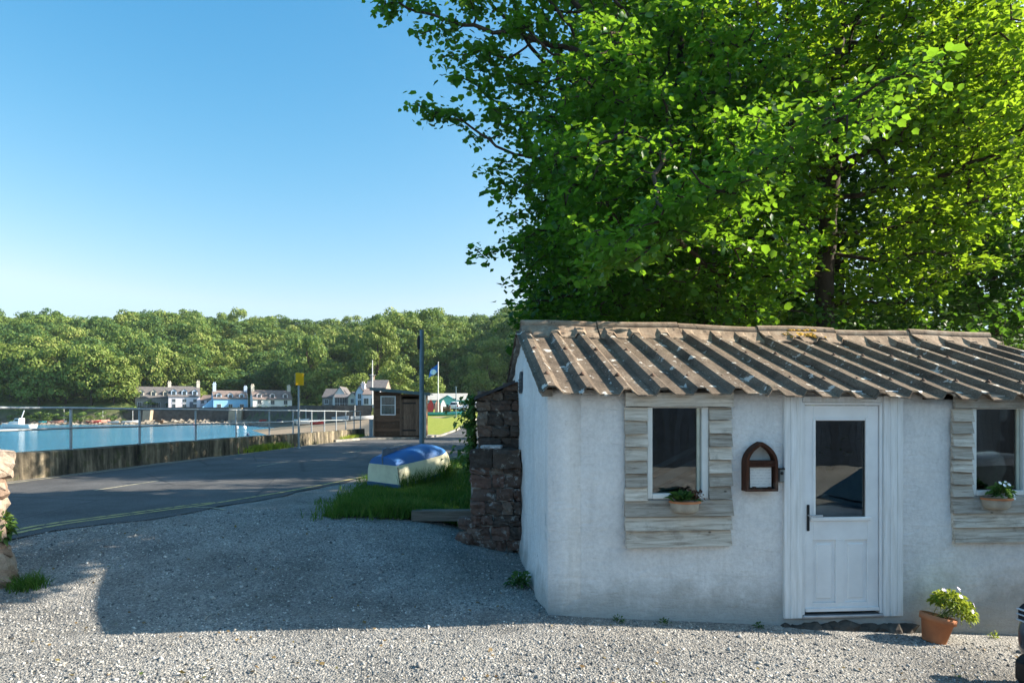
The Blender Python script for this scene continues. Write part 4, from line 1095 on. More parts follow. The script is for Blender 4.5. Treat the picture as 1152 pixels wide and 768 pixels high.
def skin(k0, k1, name, m, par):
    b_ = MB()
    for sgn in (-1, 1):
        n_ = k1-k0+1; vs = [(LB*s+.06*(1-z/.7)*max(0, (s-.8)/.2), sgn*y, z) for s, sec in zip(S, secs) for (y, z) in sec[k0:k1+1]]
        fs = [(i*n_+k, i*n_+k+1, (i+1)*n_+k+1, (i+1)*n_+k) for i in range(len(S)-1) for k in range(n_-1)]
        b_.add(vs, fs, .5, True)
    o = b_.build(name, m, par); return o
hull = skin(0, 8, 'hull_bottom', BLUE, DG); skin(8, 16, 'hull_side', CREAM2, DG)
s0 = secs[0]; tr_ = MB()
lowp = s0[8:]; tr_.prism([(-y, z) for y, z in lowp][::-1][::-1]+[(y, z) for y, z in lowp[::-1]], 'x', -.010, .012); tr_.build('transom', CREAM2, DG)
tr_ = MB(); upp = s0[:9]; tr_.prism([(-y, z) for y, z in upp[::-1]]+[(y, z) for y, z in upp[1:]], 'x', -.008, .01); tr_.build('transom_top', BLUE, hull)
gw = MB(); w = bw(0)
for sgn in (-1, 1):
    pts = [(LB*s+.06*max(0, (s-.8)/.2), sgn*bw(s)*1.03) for s in S]
    for i in range(len(pts)-1):
        (x0, y0), (x1, y1) = pts[i], pts[i+1]
        gw.add([(x0, y0, 0), (x1, y1, 0), (x1, y1*.9, 0), (x0, y0*.9, 0), (x0, y0, .09), (x1, y1, .09), (x1, y1*.9, .092), (x0, y0*.9, .092)],
               [(0,1,2,3),(4,5,6,7),(0,1,5,4),(2,3,7,6)], .5)
gw.box(-.028, .015, -w*1.03, w*1.03, 0, .09, .5); gw.box(LB+.02, LB+.075, -bw(1)*1.1, bw(1)*1.1, 0, .09, .5)
gw.build('gunwale', DBLUE, DG)
sk = MB(); poly = [(-.012, ch(0)+.0), (-.02, kh(0)-.02), (.02, kh(0)+.15), (.12, kh(.06)+.15)]+[(LB*q, kh(q)+.14-.13*(q/.62)**.8) for q in (.12, .2, .3, .4, .5, .62)]+[(LB*.62, kh(.62)-.02), (LB*.3, kh(.3)-.02), (.02, kh(0)-.03), (.02, ch(0))]
sk.prism([(x, z) for x, z in poly], 'y', -.016, .016); sk.build('skeg', mat('grey_blue_skeg', (.10, .15, .22), (.16, .2, .25), 6, .55), DG)
sk = MB(); sk.tube([(-.03, -w*.95, .45), (-.03, -w*1.0, .1)], .008, 5); sk.build('fitting', mat('rusty_fitting', (.10, .06, .04), rough=.8), DG)
# grass growing up against the hull
n = 420; r = np.random.default_rng(44); s = r.uniform(-.05, .9, n)
lx = LB*s; ly = -(np.array([bw(max(0, min(1, q))) for q in s])*1.03+np.abs(r.normal(.05, .05, n)))
gx = mid_.x+lx*ax.x-ly*ax.y; gy = mid_.y+lx*ax.y+ly*ax.x
V, Fc, T = blades(np.stack([gx, gy, verge_z(gx, gy)-.01], 1), .34, .006, .3, 45)
tag(link('tall_grass', fast_mesh('tall_grass', V, Fc, T), GRASS), 'tall thin grass stems growing against the upturned boat side', 'grass', kind='stuff')

# ------------------------------------------------------------------ timber shed by the quay
SB = thing('timber_shed', 'brown weatherboarded shed with a flat roof, small window and plank door', 'shed', (-8.25, 40.75, .50), R(3))
BRN = wood_mat('brown_stained_boards', (.20, .115, .07), (.135, .076, .048), (.065, .038, .027))
BRNV = wood_mat('brown_door_boards', (.26, .165, .11), (.185, .115, .078), (.09, .056, .042), 'z', False)
g = MB(); Wd, Dp = 3.0, 2.6
hL, hR = 2.85, 2.55
def topz(x): return hL+(hR-hL)*x/Wd
for k in range(19):
    z = k*.15
    def bd(x0, x1):
        zt = min(z+.155, topz(x1)-.05)
        if zt > z+.02: g.add([(x0, 0, z), (x1, 0, z), (x1, 0, zt), (x0, 0, zt), (x0, -.028, z), (x1, -.028, z), (x1, -.010, zt), (x0, -.010, zt)], [(0,1,2,3),(4,5,6,7),(0,1,5,4),(1,2,6,5),(2,3,7,6),(3,0,4,7)])
    if 1.28 < z+.08 < 2.42:
        bd(0.08, .40); bd(1.30, 1.58)
    else: bd(.08, 1.58)
    if z > 2.25: bd(1.60, 2.92)
    for (x, s) in ((0, -1), (Wd, 1)):
        zt = min(z+.155, topz(x)-.05)
        if zt > z+.02: g.add([(x, .06, z), (x, Dp, z), (x, Dp, zt), (x, .06, zt), (x+s*.028, .06, z), (x+s*.028, Dp, z), (x+s*.01, Dp, zt), (x+s*.01, .06, zt)], [(0,1,2,3),(4,5,6,7),(0,1,5,4),(1,2,6,5),(2,3,7,6),(3,0,4,7)])
g.box(0, Wd, Dp-.04, Dp, 0, 2.5); g.box(0.02, Wd-.02, .3, Dp-.1, -.05, .02)
g.build('wall', BRN, SB)
for x in (.0, 1.56, 2.90): g = MB(); g.bbox(x-.02, x+.08, -.045, .05, 0, topz(x)-.06, .006); g.build('corner_post', BRNV, SB)
g = MB(); g.add([(-.18, -.32, hL), (Wd+.35, -.32, hR-.02), (Wd+.35, Dp+.15, hR-.02), (-.18, Dp+.15, hL), (-.18, -.32, hL+.05), (Wd+.35, -.32, hR+.03), (Wd+.35, Dp+.15, hR+.03), (-.18, Dp+.15, hL+.05)], [(0,1,2,3),(4,5,6,7),(0,1,5,4),(1,2,6,5),(2,3,7,6),(3,0,4,7)])
rf = g.build('roof', mat('grey_roof_felt', (.20, .24, .24), (.15, .18, .18), 4, .85, .3), SB)
g = MB(); g.add([(-.2, -.345, hL-.13), (Wd+.37, -.345, hR-.15), (Wd+.37, -.322, hR-.15), (-.2, -.322, hL-.13), (-.2, -.345, hL+.06), (Wd+.37, -.345, hR+.04), (Wd+.37, -.322, hR+.04), (-.2, -.322, hL+.06)], [(0,1,2,3),(4,5,6,7),(0,1,5,4),(1,2,6,5),(2,3,7,6),(3,0,4,7)])
g.build('fascia', mat('teal_fascia_paint', (.13, .19, .20), (.10, .14, .15), 4, .6), rf)
g = MB(); g.bbox(.40, .46, -.04, .03, 1.25, 2.40, .006); g.bbox(1.24, 1.30, -.04, .03, 1.25, 2.40, .006); g.bbox(.46, 1.24, -.04, .03, 2.34, 2.40, .006); g.bbox(.44, 1.26, -.05, .03, 1.25, 1.31, .006)
wn = g.build('window', mat('white_gloss_paint', (.8, .81, .82)), SB)
g = MB(); g.box(.46, 1.24, .0, .004, 1.31, 2.34); g.build('pane', glass_mat('shed_glass', (.5, .56, .56)), wn)
g = MB(); g.box(.46, 1.24, -.021, .001, 1.84, 1.865); g.build('glazing_bar', MATS['white_gloss_paint'], wn)
g = MB()
for x in np.arange(.47, .66, .03): g.tube([(x, .05, 1.32), (x+.008, .06, 1.8), (x, .05, 2.33)], .017, 6)
for x in np.arange(1.02, 1.23, .03): g.tube([(x, .05, 1.32), (x+.008, .06, 1.8), (x, .05, 2.33)], .017, 6)
g.build('curtain', mat('pale_curtain', (.62, .68, .70), rough=.9), wn)
g = MB()
for k in range(9): a = 1.64+k*.14; g.bbox(a+.003, a+.137, -.02, .02, .03, 2.22, .004)
dr = g.build('door', BRNV, SB)
for z in (1.92, .3): g = MB(); g.bbox(1.70, 2.5, -.032, -.02, z, z+.1, .004); g.build('hinge', mat('black_iron', (.06, .045, .038), rough=.6, metal=.4), dr)
g = MB(); g.bbox(1.69, 1.73, -.055, -.02, 1.05, 1.15, .006); g.build('latch', MATS['black_iron'], dr)
g = MB(); g.bbox(Wd+.02, Wd+.13, -.36, -.26, -.1, hR-.1, .008); g.build('roof_post', mat('pale_weathered_post', (.46, .44, .39), (.34, .32, .28), 5), SB)
# ------------------------------------------------------------------ beyond the lawn
def gz(x, y): return float(G(x, y))
# flag
fx, fy = WX(493, 98), 98
fp = thing('flagpole', 'white flagpole flying a blue flag on the far lawn', 'flagpole', (fx, fy, gz(fx, fy)))
g = MB(); g.tube([(0, 0, 0), (0, 0, 7.4)], [.085, .055], 8); g.lathe([(.0, 7.36), (.1, 7.42), (0, 7.5)], 8); g.build('pole', mat('white_pole', (.78, .78, .76), tonevar=0), fp)
vs = []; fs = []
nx, nz = 14, 8
for i in range(nx+1):
    for k in range(nz+1):
        u = i/nx; v = k/nz; vs.append((-.06-1.35*u*(1-.15*v), .22*math.sin(u*7+v*1.5)*u, 7.2-1.15*(1-v)-1.05*u**1.2-.1*math.sin(u*5)))
for i in range(nx):
    for k in range(nz): q = i*(nz+1)+k; fs.append((q, q+nz+1, q+nz+2, q+1))
t = NT('blue_flag_cloth'); gc = t.co('Object', (1/.50, .0, 1/.42)); 
mp = [n for n in t.n if n.bl_idname == 'ShaderNodeMapping'][-1]; mp.inputs['Location'].default_value = (.72/.5, 0, -6.0/.42)
ln = t.new('ShaderNodeVectorMath', operation='LENGTH'); t.L(gc, ln.inputs[0])
col = t.ramp(ln.outputs['Value'], [(.86, (.45, .66, .82)), (.98, (.02, .13, .46))])
g = MB(); g.add(vs, fs, .5, True); g.build('flag', t.fin(col, .8), fp)
# thin lamp column on the lawn
q = (WX(513, 80), 80); o = thing('lamp_column', 'thin grey column standing on the lawn right of the flagpole', 'post', (q[0], q[1], gz(*q)))
g = MB(); g.tube([(0, 0, 0), (0, 0, 3.6)], .05, 7); g.build('column', MATS['blue_grey_steel'], o); g = MB(); g.bbox(-.12, .12, -.25, .08, 3.6, 3.7, .02); g.build('lamp_head', MATS['blue_grey_steel'], o)
# turquoise hall
def house(name, label, cat, x0, x1, yb, ye, yr, Y, wallm, roofm, depth=6.5, rows=(), nwin=3, dorm=0, chim=(), door=None, rot=0, gable_front=False, dormer_m=None, group=None, chim_m=None):
    """house facing the camera; x0,x1,yb,ye,yr are where it stands in the photograph"""
    X0, X1 = WX(x0, Y), WX(x1, Y); w = X1-X0; zb, ze, zr = WZ(yb, Y), WZ(ye, Y), WZ(yr, Y)
    h, rh = ze-zb, zr-ze
    o = thing(name, label, cat, (X0, Y, zb), rot, group)
    m = MB()
    if gable_front: m.prism([(0, -1.5), (w, -1.5), (w, h), (w/2, h+rh), (0, h)], 'y', 0, depth)
    else: m.prism([(0, -1.5), (depth, -1.5), (depth, h), (depth/2, h+rh), (0, h)], 'x', 0, w)
    m.build('wall', wallm, o)
    r_ = MB(); e = .28; tk = .14
    if gable_front:
        for s in (0, 1):
            xa, xb = (-e, w/2) if s == 0 else (w+e, w/2); za = h-e*rh/(w/2)
            r_.add([(xa, -e, za+.02), (xb, -e, h+rh+.02), (xb, depth+e, h+rh+.02), (xa, depth+e, za+.02), (xa, -e, za+tk), (xb, -e, h+rh+tk), (xb, depth+e, h+rh+tk), (xa, depth+e, za+tk)], [(0,1,2,3),(4,5,6,7),(0,1,5,4),(1,2,6,5),(2,3,7,6),(3,0,4,7)])
    else:
        for s in (0, 1):
            ya, yb_ = (-e, depth/2) if s == 0 else (depth+e, depth/2); za = h-e*rh/(depth/2)
            r_.add([(-.1, ya, za+.02), (-.1, yb_, h+rh+.02), (w+.1, yb_, h+rh+.02), (w+.1, ya, za+.02), (-.1, ya, za+tk), (-.1, yb_, h+rh+tk), (w+.1, yb_, h+rh+tk), (w+.1, ya, za+tk)], [(0,1,2,3),(4,5,6,7),(0,1,5,4),(1,2,6,5),(2,3,7,6),(3,0,4,7)])
    rf = r_.build('roof', roofm, o)
    WF = mat('far_window_frame', (.72, .73, .74), tonevar=.03); PG = mat('far_window_glass', (.03, .04, .05), (.05, .07, .08), 3, .2, 0, spec=.6)
    def win(x, z, ww, hh, y=0, par=None):
        f = MB(); f.box(x-ww/2-.1, x+ww/2+.1, y-.06, y+.02, z-.1, z+hh+.08); f.box(x-ww/2-.16, x+ww/2+.16, y-.14, y+.02, z-.2, z-.1); fo = f.build('window', WF, par or o)
        p = MB(); p.box(x-ww/2, x-.03, y-.085, y-.058, z, z+hh); p.box(x+.03, x+ww/2, y-.085, y-.058, z, z+hh); p.build('pane', PG, fo)
    for zf, ww, hh in rows:
        for k in range(nwin): win(w*(k+.5)/nwin, h*zf, ww, hh)
    if door is not None:
        d = MB(); d.box(w*door-.5, w*door+.5, -.07, .02, 0, 2.1); d.build('door', mat('far_door', (.10, .12, .16)), o)
    for k in range(dorm):
        x = w*(k+.5)/dorm; zz = h+rh*.10; dw = min(1.5, w/dorm*.55)
        dm = MB(); dm.prism([(x-dw/2, zz-.3), (x+dw/2, zz-.3), (x+dw/2, zz+rh*.42), (x, zz+rh*.62), (x-dw/2, zz+rh*.42)], 'y', depth*.06, depth*.5); dd_ = dm.build('dormer', dormer_m or wallm, rf)
        p = MB(); p.box(x-dw*.3, x+dw*.3, depth*.06-.05, depth*.06+.02, zz+rh*.05, zz+rh*.42); p.build('dormer_window', PG, rf)
        rr2 = MB()
        for s in (-1, 1):
            rr2.add([(x, depth*.04, zz+rh*.62), (x+s*(dw/2+.15), depth*.04, zz+rh*.38), (x+s*(dw/2+.15), depth*.5, zz+rh*.38), (x, depth*.5, zz+rh*.62),
                     (x, depth*.04, zz+rh*.62+.1), (x+s*(dw/2+.15), depth*.04, zz+rh*.38+.1), (x+s*(dw/2+.15), depth*.5, zz+rh*.38+.1), (x, depth*.5, zz+rh*.62+.1)], [(0,1,2,3),(4,5,6,7),(0,1,5,4),(1,2,6,5),(2,3,7,6),(3,0,4,7)])
        rr2.build('dormer_roof', roofm, rf)
    for (cx, ch_) in chim:
        c = MB(); y0 = 0 if gable_front else depth/2-.5
        c.box(w*cx-.45, w*cx+.45, y0, y0+1.0, h+rh*.4, h+rh+ch_); c.box(w*cx-.55, w*cx+.55, y0-.08, y0+1.08, h+rh+ch_-.25, h+rh+ch_-.05)
        c.tube([(w*cx-.2, y0+.5, h+rh+ch_), (w*cx-.2, y0+.5, h+rh+ch_+.45)], .13, 7); c.tube([(w*cx+.2, y0+.5, h+rh+ch_), (w*cx+.2, y0+.5, h+rh+ch_+.45)], .13, 7)
        c.build('chimney', chim_m or wallm, rf)
    return o
SLATE = mat('slate_roof', (.17, .155, .15), (.11, .105, .11), 1.5, .8, .3, 8, .05, tonevar=.1)
BSLATE = mat('brown_tile_roof', (.24, .185, .16), (.17, .135, .125), 1.5, .85, .3, 8, .05, tonevar=.1)
GSTONE = mat('grey_stone_wall', (.30, .28, .255), (.19, .18, .17), 1.2, .9, .5, 6, .06, tonevar=.05)
PINKW = mat('pinkish_white_render', (.74, .67, .70), (.66, .59, .62), .8, .85, tonevar=.03); WHITEW = mat('white_render', (.80, .80, .78), (.70, .70, .68), .8, .85, tonevar=.03)
BLUEW = mat('sky_blue_render', (.30, .58, .80), (.25, .50, .72), .8, .85, tonevar=.03); CREAMW = mat('cream_render', (.70, .64, .52), (.58, .53, .44), .8, .85, tonevar=.03)
PALEB = mat('pale_blue_render', (.56, .67, .80), (.48, .58, .70), .8, .85, tonevar=.03)
house('stone_cottage', 'grey stone terraced house with three pale dormers, leftmost of the far shore houses', 'house', 152, 189, 459.5, 446.5, 434.5, 206, GSTONE, SLATE, 7, ((.12, 1.0, 1.5),), 4, 3, ((.04, 1.1),), .5, dormer_m=CREAMW, rot=R(28))
house('white_cottage', 'pinkish white house with slate roof lights joined to the grey stone terrace', 'house', 189.6, 222, 459.5, 445.5, 434, 204, PINKW, SLATE, 7.5, ((.52, .9, 1.0), (.05, .9, 1.2)), 3, 3, ((.04, 1.2), (.96, 1.6)), .72, dormer_m=PALEB, chim_m=CREAMW, rot=R(28))
house('outhouse', 'low pink rendered outhouse between the pinkish house and the blue cottage', 'house', 225, 237.5, 456, 449.5, 444.5, 209, PINKW, BSLATE, 5, ((.35, .9, .9),), 2)
house('blue_cottage', 'bright sky blue cottage with a brown roof and a white right gable', 'house', 240, 276, 459.5, 448, 439, 204, BLUEW, BSLATE, 7.5, ((.08, 1.0, 1.1),), 3, 3, ((.06, 2.2), (.985, 1.3)), None, dormer_m=PALEB, chim_m=PALEB, rot=R(28))
X1 = WX(276, 204)-WX(240, 204)
g = MB(); g.prism([(0, -1.4), (7.4, -1.4), (7.4, 3.05), (3.7, 5.4), (0, 3.05)], 'x', X1+.03, X1+.22)
for o in bpy.data.objects:
    if o.name == 'blue_cottage': bc = o
gb = g.build('gable_end', WHITEW, bc); gb.location = (0, .05, 0)
g = MB(); g.prism([(-3.4, 0), (-.05, 0), (-.05, 2.9)], 'y', 1, 6); g.build('lean_to', BLUEW, bc)
house('white_cottage', 'white cottage with three square dormers and chimneys at both ends', 'house', 284.5, 327, 462, 448.5, 438.5, 204, WHITEW, BSLATE, 7, ((.56, 1.0, 1.2), (.06, 1.0, 1.2)), 3, 3, ((.03, 1.5), (.97, 1.5)), None, dormer_m=PINKW, chim_m=CREAMW, rot=R(28))
house('stone_house', 'dark grey stone house behind the white gabled house by the harbour', 'house', 362.5, 381, 460, 446.5, 437, 178, GSTONE, SLATE, 8, ((.45, .9, 1.1),), 2, 0)
house('gabled_house', 'white gable fronted house with one small window right of the dark stone house', 'house', 374.5, 390, 460, 446, 435, 173, WHITEW, SLATE, 7, ((.55, .8, 1.0),), 1, 0, gable_front=True)
house('white_house', 'pale blue white harbour house with a row of three upper windows', 'house', 376.5, 393, 460.5, 447, 443.5, 166, mat('blue_white_render', (.70, .75, .80), (.62, .67, .73), .8, .85, tonevar=.03), SLATE, 5, ((.55, 1.1, 1.3), (.08, 1.0, 1.4)), 3, rot=R(12))
house('cream_house', 'narrow cream gable fronted house in the harbour row', 'house', 391.5, 401, 459.5, 447, 441, 164, CREAMW, SLATE, 7, ((.5, .7, 1.0),), 1, gable_front=True)
house('tall_house', 'tall pale blue house with a slate roof and pink chimney beside the shed', 'house', 400, 409, 459, 441, 434, 160, PALEB, SLATE, 7, ((.6, .7, 1.1), (.2, .7, 1.1)), 1, 0, ((.9, .6),), gable_front=True, chim_m=PINKW)
house('lavender_house', 'lavender white house partly hidden behind the brown shed', 'house', 408, 424, 459, 443.5, 437, 157, mat('lavender_render', (.70, .70, .80), (.62, .62, .72), .8, .85, tonevar=.03), BSLATE, 7, ((.3, 1.0, 1.3),), 2, 0)
house('stone_tower_house', 'tall brown stone house with a broad chimney rising behind the brown shed', 'house', 411, 434, 456, 436, 427, 172, mat('brown_stone', (.30, .235, .19), (.22, .18, .15), 1.2, .9, .4, 6, .05), SLATE, 7, (), 1, 0, ((.2, 1.2),))
o = thing('mast', 'tall white mast above the brown chimney behind the shed', 'mast', (WX(419, 150), 150, WZ(455, 150)))
g = MB(); g.tube([(0, 0, 0), (0, 0, WZ(405, 150)-WZ(455, 150))], [.16, .09], 8); g.build('pole', MATS['white_pole'], o); g = MB(); g.tube([(-.7, 0, 6.5), (.7, 0, 6.5)], .05, 6); g.build('yard', MATS['white_pole'], o)
TURQ = mat('turquoise_boarding', (.16, .50, .56), (.13, .43, .49), 2, .7, .2, tonevar=.05)
hall = house('turquoise_hall', 'long turquoise boarded clubhouse with a pale grey roof and front gable', 'building', 476, 524, 463, 450, 442.5, 128, TURQ, mat('pale_grey_roof', (.46, .44, .40), (.36, .35, .32), 1.2, .8, tonevar=.05), 7, ((.25, .9, 1.0),), 6, 0)
g = MB(); w = WX(524, 128)-WX(476, 128); h = WZ(450, 128)-WZ(463, 128); xg = WX(504, 128)-WX(476, 128)
g.prism([(xg-1.75, -1), (xg+1.75, -1), (xg+1.75, h-.25), (xg, h+.75), (xg-1.75, h-.25)], 'y', -1.4, 3); g.build('front_gable', TURQ, hall)
g = MB()
for s in (-1, 1):
    g.add([(xg, -1.6, h+.77), (xg+s*2.0, -1.6, h-.36), (xg+s*2.0, 3, h-.36), (xg, 3, h+.77), (xg, -1.6, h+.9), (xg+s*2.0, -1.6, h-.24), (xg+s*2.0, 3, h-.24), (xg, 3, h+.9)], [(0,1,2,3),(4,5,6,7),(0,1,5,4),(1,2,6,5),(2,3,7,6),(3,0,4,7)])
g.build('gable_roof', mat('turquoise_trim', (.06, .30, .42)), hall)
g = MB()
for dx in (-.75, 0, .75): g.box(xg+dx-.22, xg+dx+.22, -1.46, -1.39, .45, 1.35)
g.build('window', MATS['far_window_glass'], hall)
# --- cars, boats and people's things round the lawn
GLS = mat('car_glass', (.015, .018, .02), (.012, .015, .018), 3, .08, 0, spec=.6, tonevar=0); TYRE = mat('tyre_rubber', (.02, .02, .021), rough=.85, tonevar=0); RIM = mat('alloy_rim', (.45, .46, .48), rough=.35, metal=.8, tonevar=0)
def car(name, label, loc, rz, paint, Lc=4.15, Wc=1.78, Hc=1.55, group=None, detail=False, rear_hatch=True):
    o = thing(name, label, 'car', loc, rz, group)
    k_ = Lc/4.15
    # side profile: x along the car (front at +), lower body then greenhouse
    st = [(-2.02, .42, .66, .70), (-2.06, .36, .80, .78), (-2.0, .30, .96, .83), (-1.75, .26, 1.0, .87), (-1.0, .24, .99, .89), (0, .24, .97, .89), (.9, .24, .95, .89), (1.25, .26, .93, .885), (1.75, .26, .86, .84), (1.98, .20, .78, .77), (2.08, .22, .62, .68)]
    b_ = MB(); vs = []; fs = []; m = 16
    sx, sy, sz = k_, Wc/1.78, Hc/1.55
    for x, z0, z1, w in st:
        for k in range(m):
            a = 2*math.pi*(k+.5)/m; ca, sa = math.cos(a), math.sin(a); p = 3.6
            rr_ = (abs(ca)**p+abs(sa)**p)**(-1/p); yy = w*ca*rr_; zz = (z0+z1)/2+(z1-z0)/2*sa*rr_
            yy *= 1-.07*max(0, (zz-.62)/.4)
            vs.append((x*sx, yy*sy, zz*sz))
    n = len(st)
    for i in range(n-1):
        for k in range(m): fs.append((i*m+k, i*m+(k+1) % m, (i+1)*m+(k+1) % m, (i+1)*m+k))
    fs += [tuple(range(m)), tuple((n-1)*m+k for k in range(m-1, -1, -1))]
    b_.add(vs, fs, .5, True); body = b_.build('body', paint, o)
    if detail:
        md = body.modifiers.new('Subdivision', 'SUBSURF'); md.levels = 2; md.render_levels = 2
    # greenhouse
    gs = [(-1.93, .96, 1.00, .76), (-1.72, .96, 1.40, .72), (-1.45, .96, 1.50, .70), (-.6, .96, 1.55, .70), (.15, .95, 1.52, .70), (.55, .94, 1.36, .71), (1.22, .92, .95, .76)]
    b_ = MB(); vs = []; fs = []
    for x, z0, z1, w in gs:
        t1 = max(.02, w-.16*(z1-z0)/.6)
        ring = [(-w-.06, z0), (-w-.03, z0+(z1-z0)*.1), (-t1, z1-.05*min(1, (z1-z0)*2)), (-t1+.14, z1), (t1-.14, z1), (t1, z1-.05*min(1, (z1-z0)*2)), (w+.03, z0+(z1-z0)*.1), (w+.06, z0)]
        vs += [(x*sx, y*sy, z*sz) for y, z in ring]
    m = 8
    for i in range(len(gs)-1):
        for k in range(m-1): fs.append((i*m+k, i*m+k+1, (i+1)*m+k+1, (i+1)*m+k))
    fs += [tuple(range(m)), tuple((len(gs)-1)*m+k for k in range(m-1, -1, -1))]
    b_.add(vs, fs, .5, True); b_.build('cabin', paint, o)
    def sidey(z, w): return (w-.16*(z-.97)/.6)+.012
    for s in (-1, 1):
        q = MB()
        for poly in ([(-1.62, 1.03), (-.62, 1.02), (-.62, 1.43), (-1.30, 1.41), (-1.55, 1.28)], [(-.54, 1.02), (.95, .99), (.52, 1.26), (.2, 1.42), (-.54, 1.44)]):
            vv = [(x*sx, s*(sidey(z, .735)+.012)*sy, z*sz) for x, z in poly]; q.add(vv, [tuple(range(len(vv)))], .5)
        q.build('side_window', GLS, o)
    q = MB(); q.add([(1.19*sx, -.66*sy, .975*sz), (1.19*sx, .66*sy, .975*sz), (.60*sx, .58*sy, 1.355*sz), (.60*sx, -.58*sy, 1.355*sz)], [(0, 1, 2, 3)]); q.build('windscreen', GLS, o).location = (.02, 0, .025)
    q = MB(); q.add([(-1.93*sx, -.62*sy, 1.03*sz), (-1.93*sx, .62*sy, 1.03*sz), (-1.74*sx, .55*sy, 1.38*sz), (-1.74*sx, -.55*sy, 1.38*sz)], [(0, 1, 2, 3)]); q.build('rear_window', GLS, o).location = (-.02, 0, .01)
    for x in (-1.28, 1.30):
        for s in (-1, 1):
            t_ = MB(); t_.lathe([(.20, -.10), (.30, -.105), (.325, -.07), (.325, .07), (.30, .105), (.20, .10)], 20); wh = t_.build('wheel', TYRE, o)
            wh.rotation_euler = (R(90), 0, 0); wh.location = (x*sx, s*.80*sy, .325)
            r_ = MB(); r_.lathe([(0, .07), (.05, .09), (.19, .085), (.205, .10), (.205, -.1), (.19, -.085), (.05, -.09), (0, -.07)], 20); r_.build('rim', RIM, wh)
    for s in (-1, 1):
        q = MB(); q.bbox(1.80*sx, 2.035*sx, min(s*.40, s*.73)*sy, max(s*.40, s*.73)*sy, .56*sz, .70*sz, .04); hl = q.build('headlight', mat('smoked_lens', (.012, .014, .02)) if detail else mat('lamp_lens', (.75, .78, .8), rough=.1), o)
        for kz in ((.585, .625, .66) if detail else ()):
            q = MB(); q.bbox(1.84*sx, 2.046*sx, min(s*.42, s*.70)*sy, max(s*.42, s*.70)*sy, kz*sz, (kz+.009)*sz, .003); q.build('light_strip', mat('lamp_strip', (.55, .6, .66), rough=.2), hl)
        q = MB()
        y0, y1 = sorted((s*.52*sy, s*.765*sy)); q.bbox(-2.065*sx, -1.86*sx, y0, y1, .70*sz, .95*sz, .035)
        tl = q.build('tail_light', mat('red_lens', (.30, .012, .015), (.22, .01, .012), 4, .12, 0, spec=.6, tonevar=0), o)
        q = MB(); y0, y1 = sorted((s*.86*sy, s*1.02*sy)); q.bbox(.62*sx, .78*sx, y0, y1, .98*sz, 1.10*sz, .03); q.build('wing_mirror', paint, o)
        if True:
            q = MB(); y0, y1 = sorted((s*.872*sy, s*.905*sy)); q.bbox(-.55*sx, -.36*sx, y0, y1, .83*sz, .86*sz, .008); q.bbox(.42*sx, .60*sx, y0, y1, .82*sz, .85*sz, .008); q.build('door_handle', RIM if detail else paint, o)
    q = MB(); q.bbox(-2.085*sx, -1.90*sx, -.70*sy, .70*sy, .27*sz, .44*sz, .04); q.build('rear_bumper', mat('black_trim', (.018, .019, .021), rough=.45), o)
    q = MB(); q.bbox(1.86*sx, 2.09*sx, -.70*sy, .70*sy, .15*sz, .36*sz, .05); q.build('grille', mat('black_trim', (.018, .019, .021)), o)
    return o
def paint(name, c, metal=0.0): 
    if name in MATS: return MATS[name]
    t = NT(name); MATS[name] = t.fin(t.mix(t.noise(t.co(), 2, 3), tuple(x*.9 for x in c), c), .28, None, .5, metal, Coat_Weight=.6, Coat_Roughness=.05); return MATS[name]
q = (WX(514, 112), 112); car('parked_car', 'white car parked end on in front of the turquoise clubhouse', (q[0], q[1], gz(*q)+.05), R(80), paint('white_car_paint', (.8, .8, .8)), group='cars by the clubhouse')
q = (WX(530, 110), 110); car('parked_car', 'pale silver car parked right of the white one by the clubhouse', (q[0], q[1], gz(*q)+.05), R(200), paint('silver_car_paint', (.60, .62, .64), .3), group='cars by the clubhouse')
q = (WX(541, 108), 108); car('parked_car', 'black car furthest right by the clubhouse next to the ivy', (q[0], q[1], gz(*q)+.05), R(100), paint('black_car_paint', (.03, .03, .035), .2), group='cars by the clubhouse')
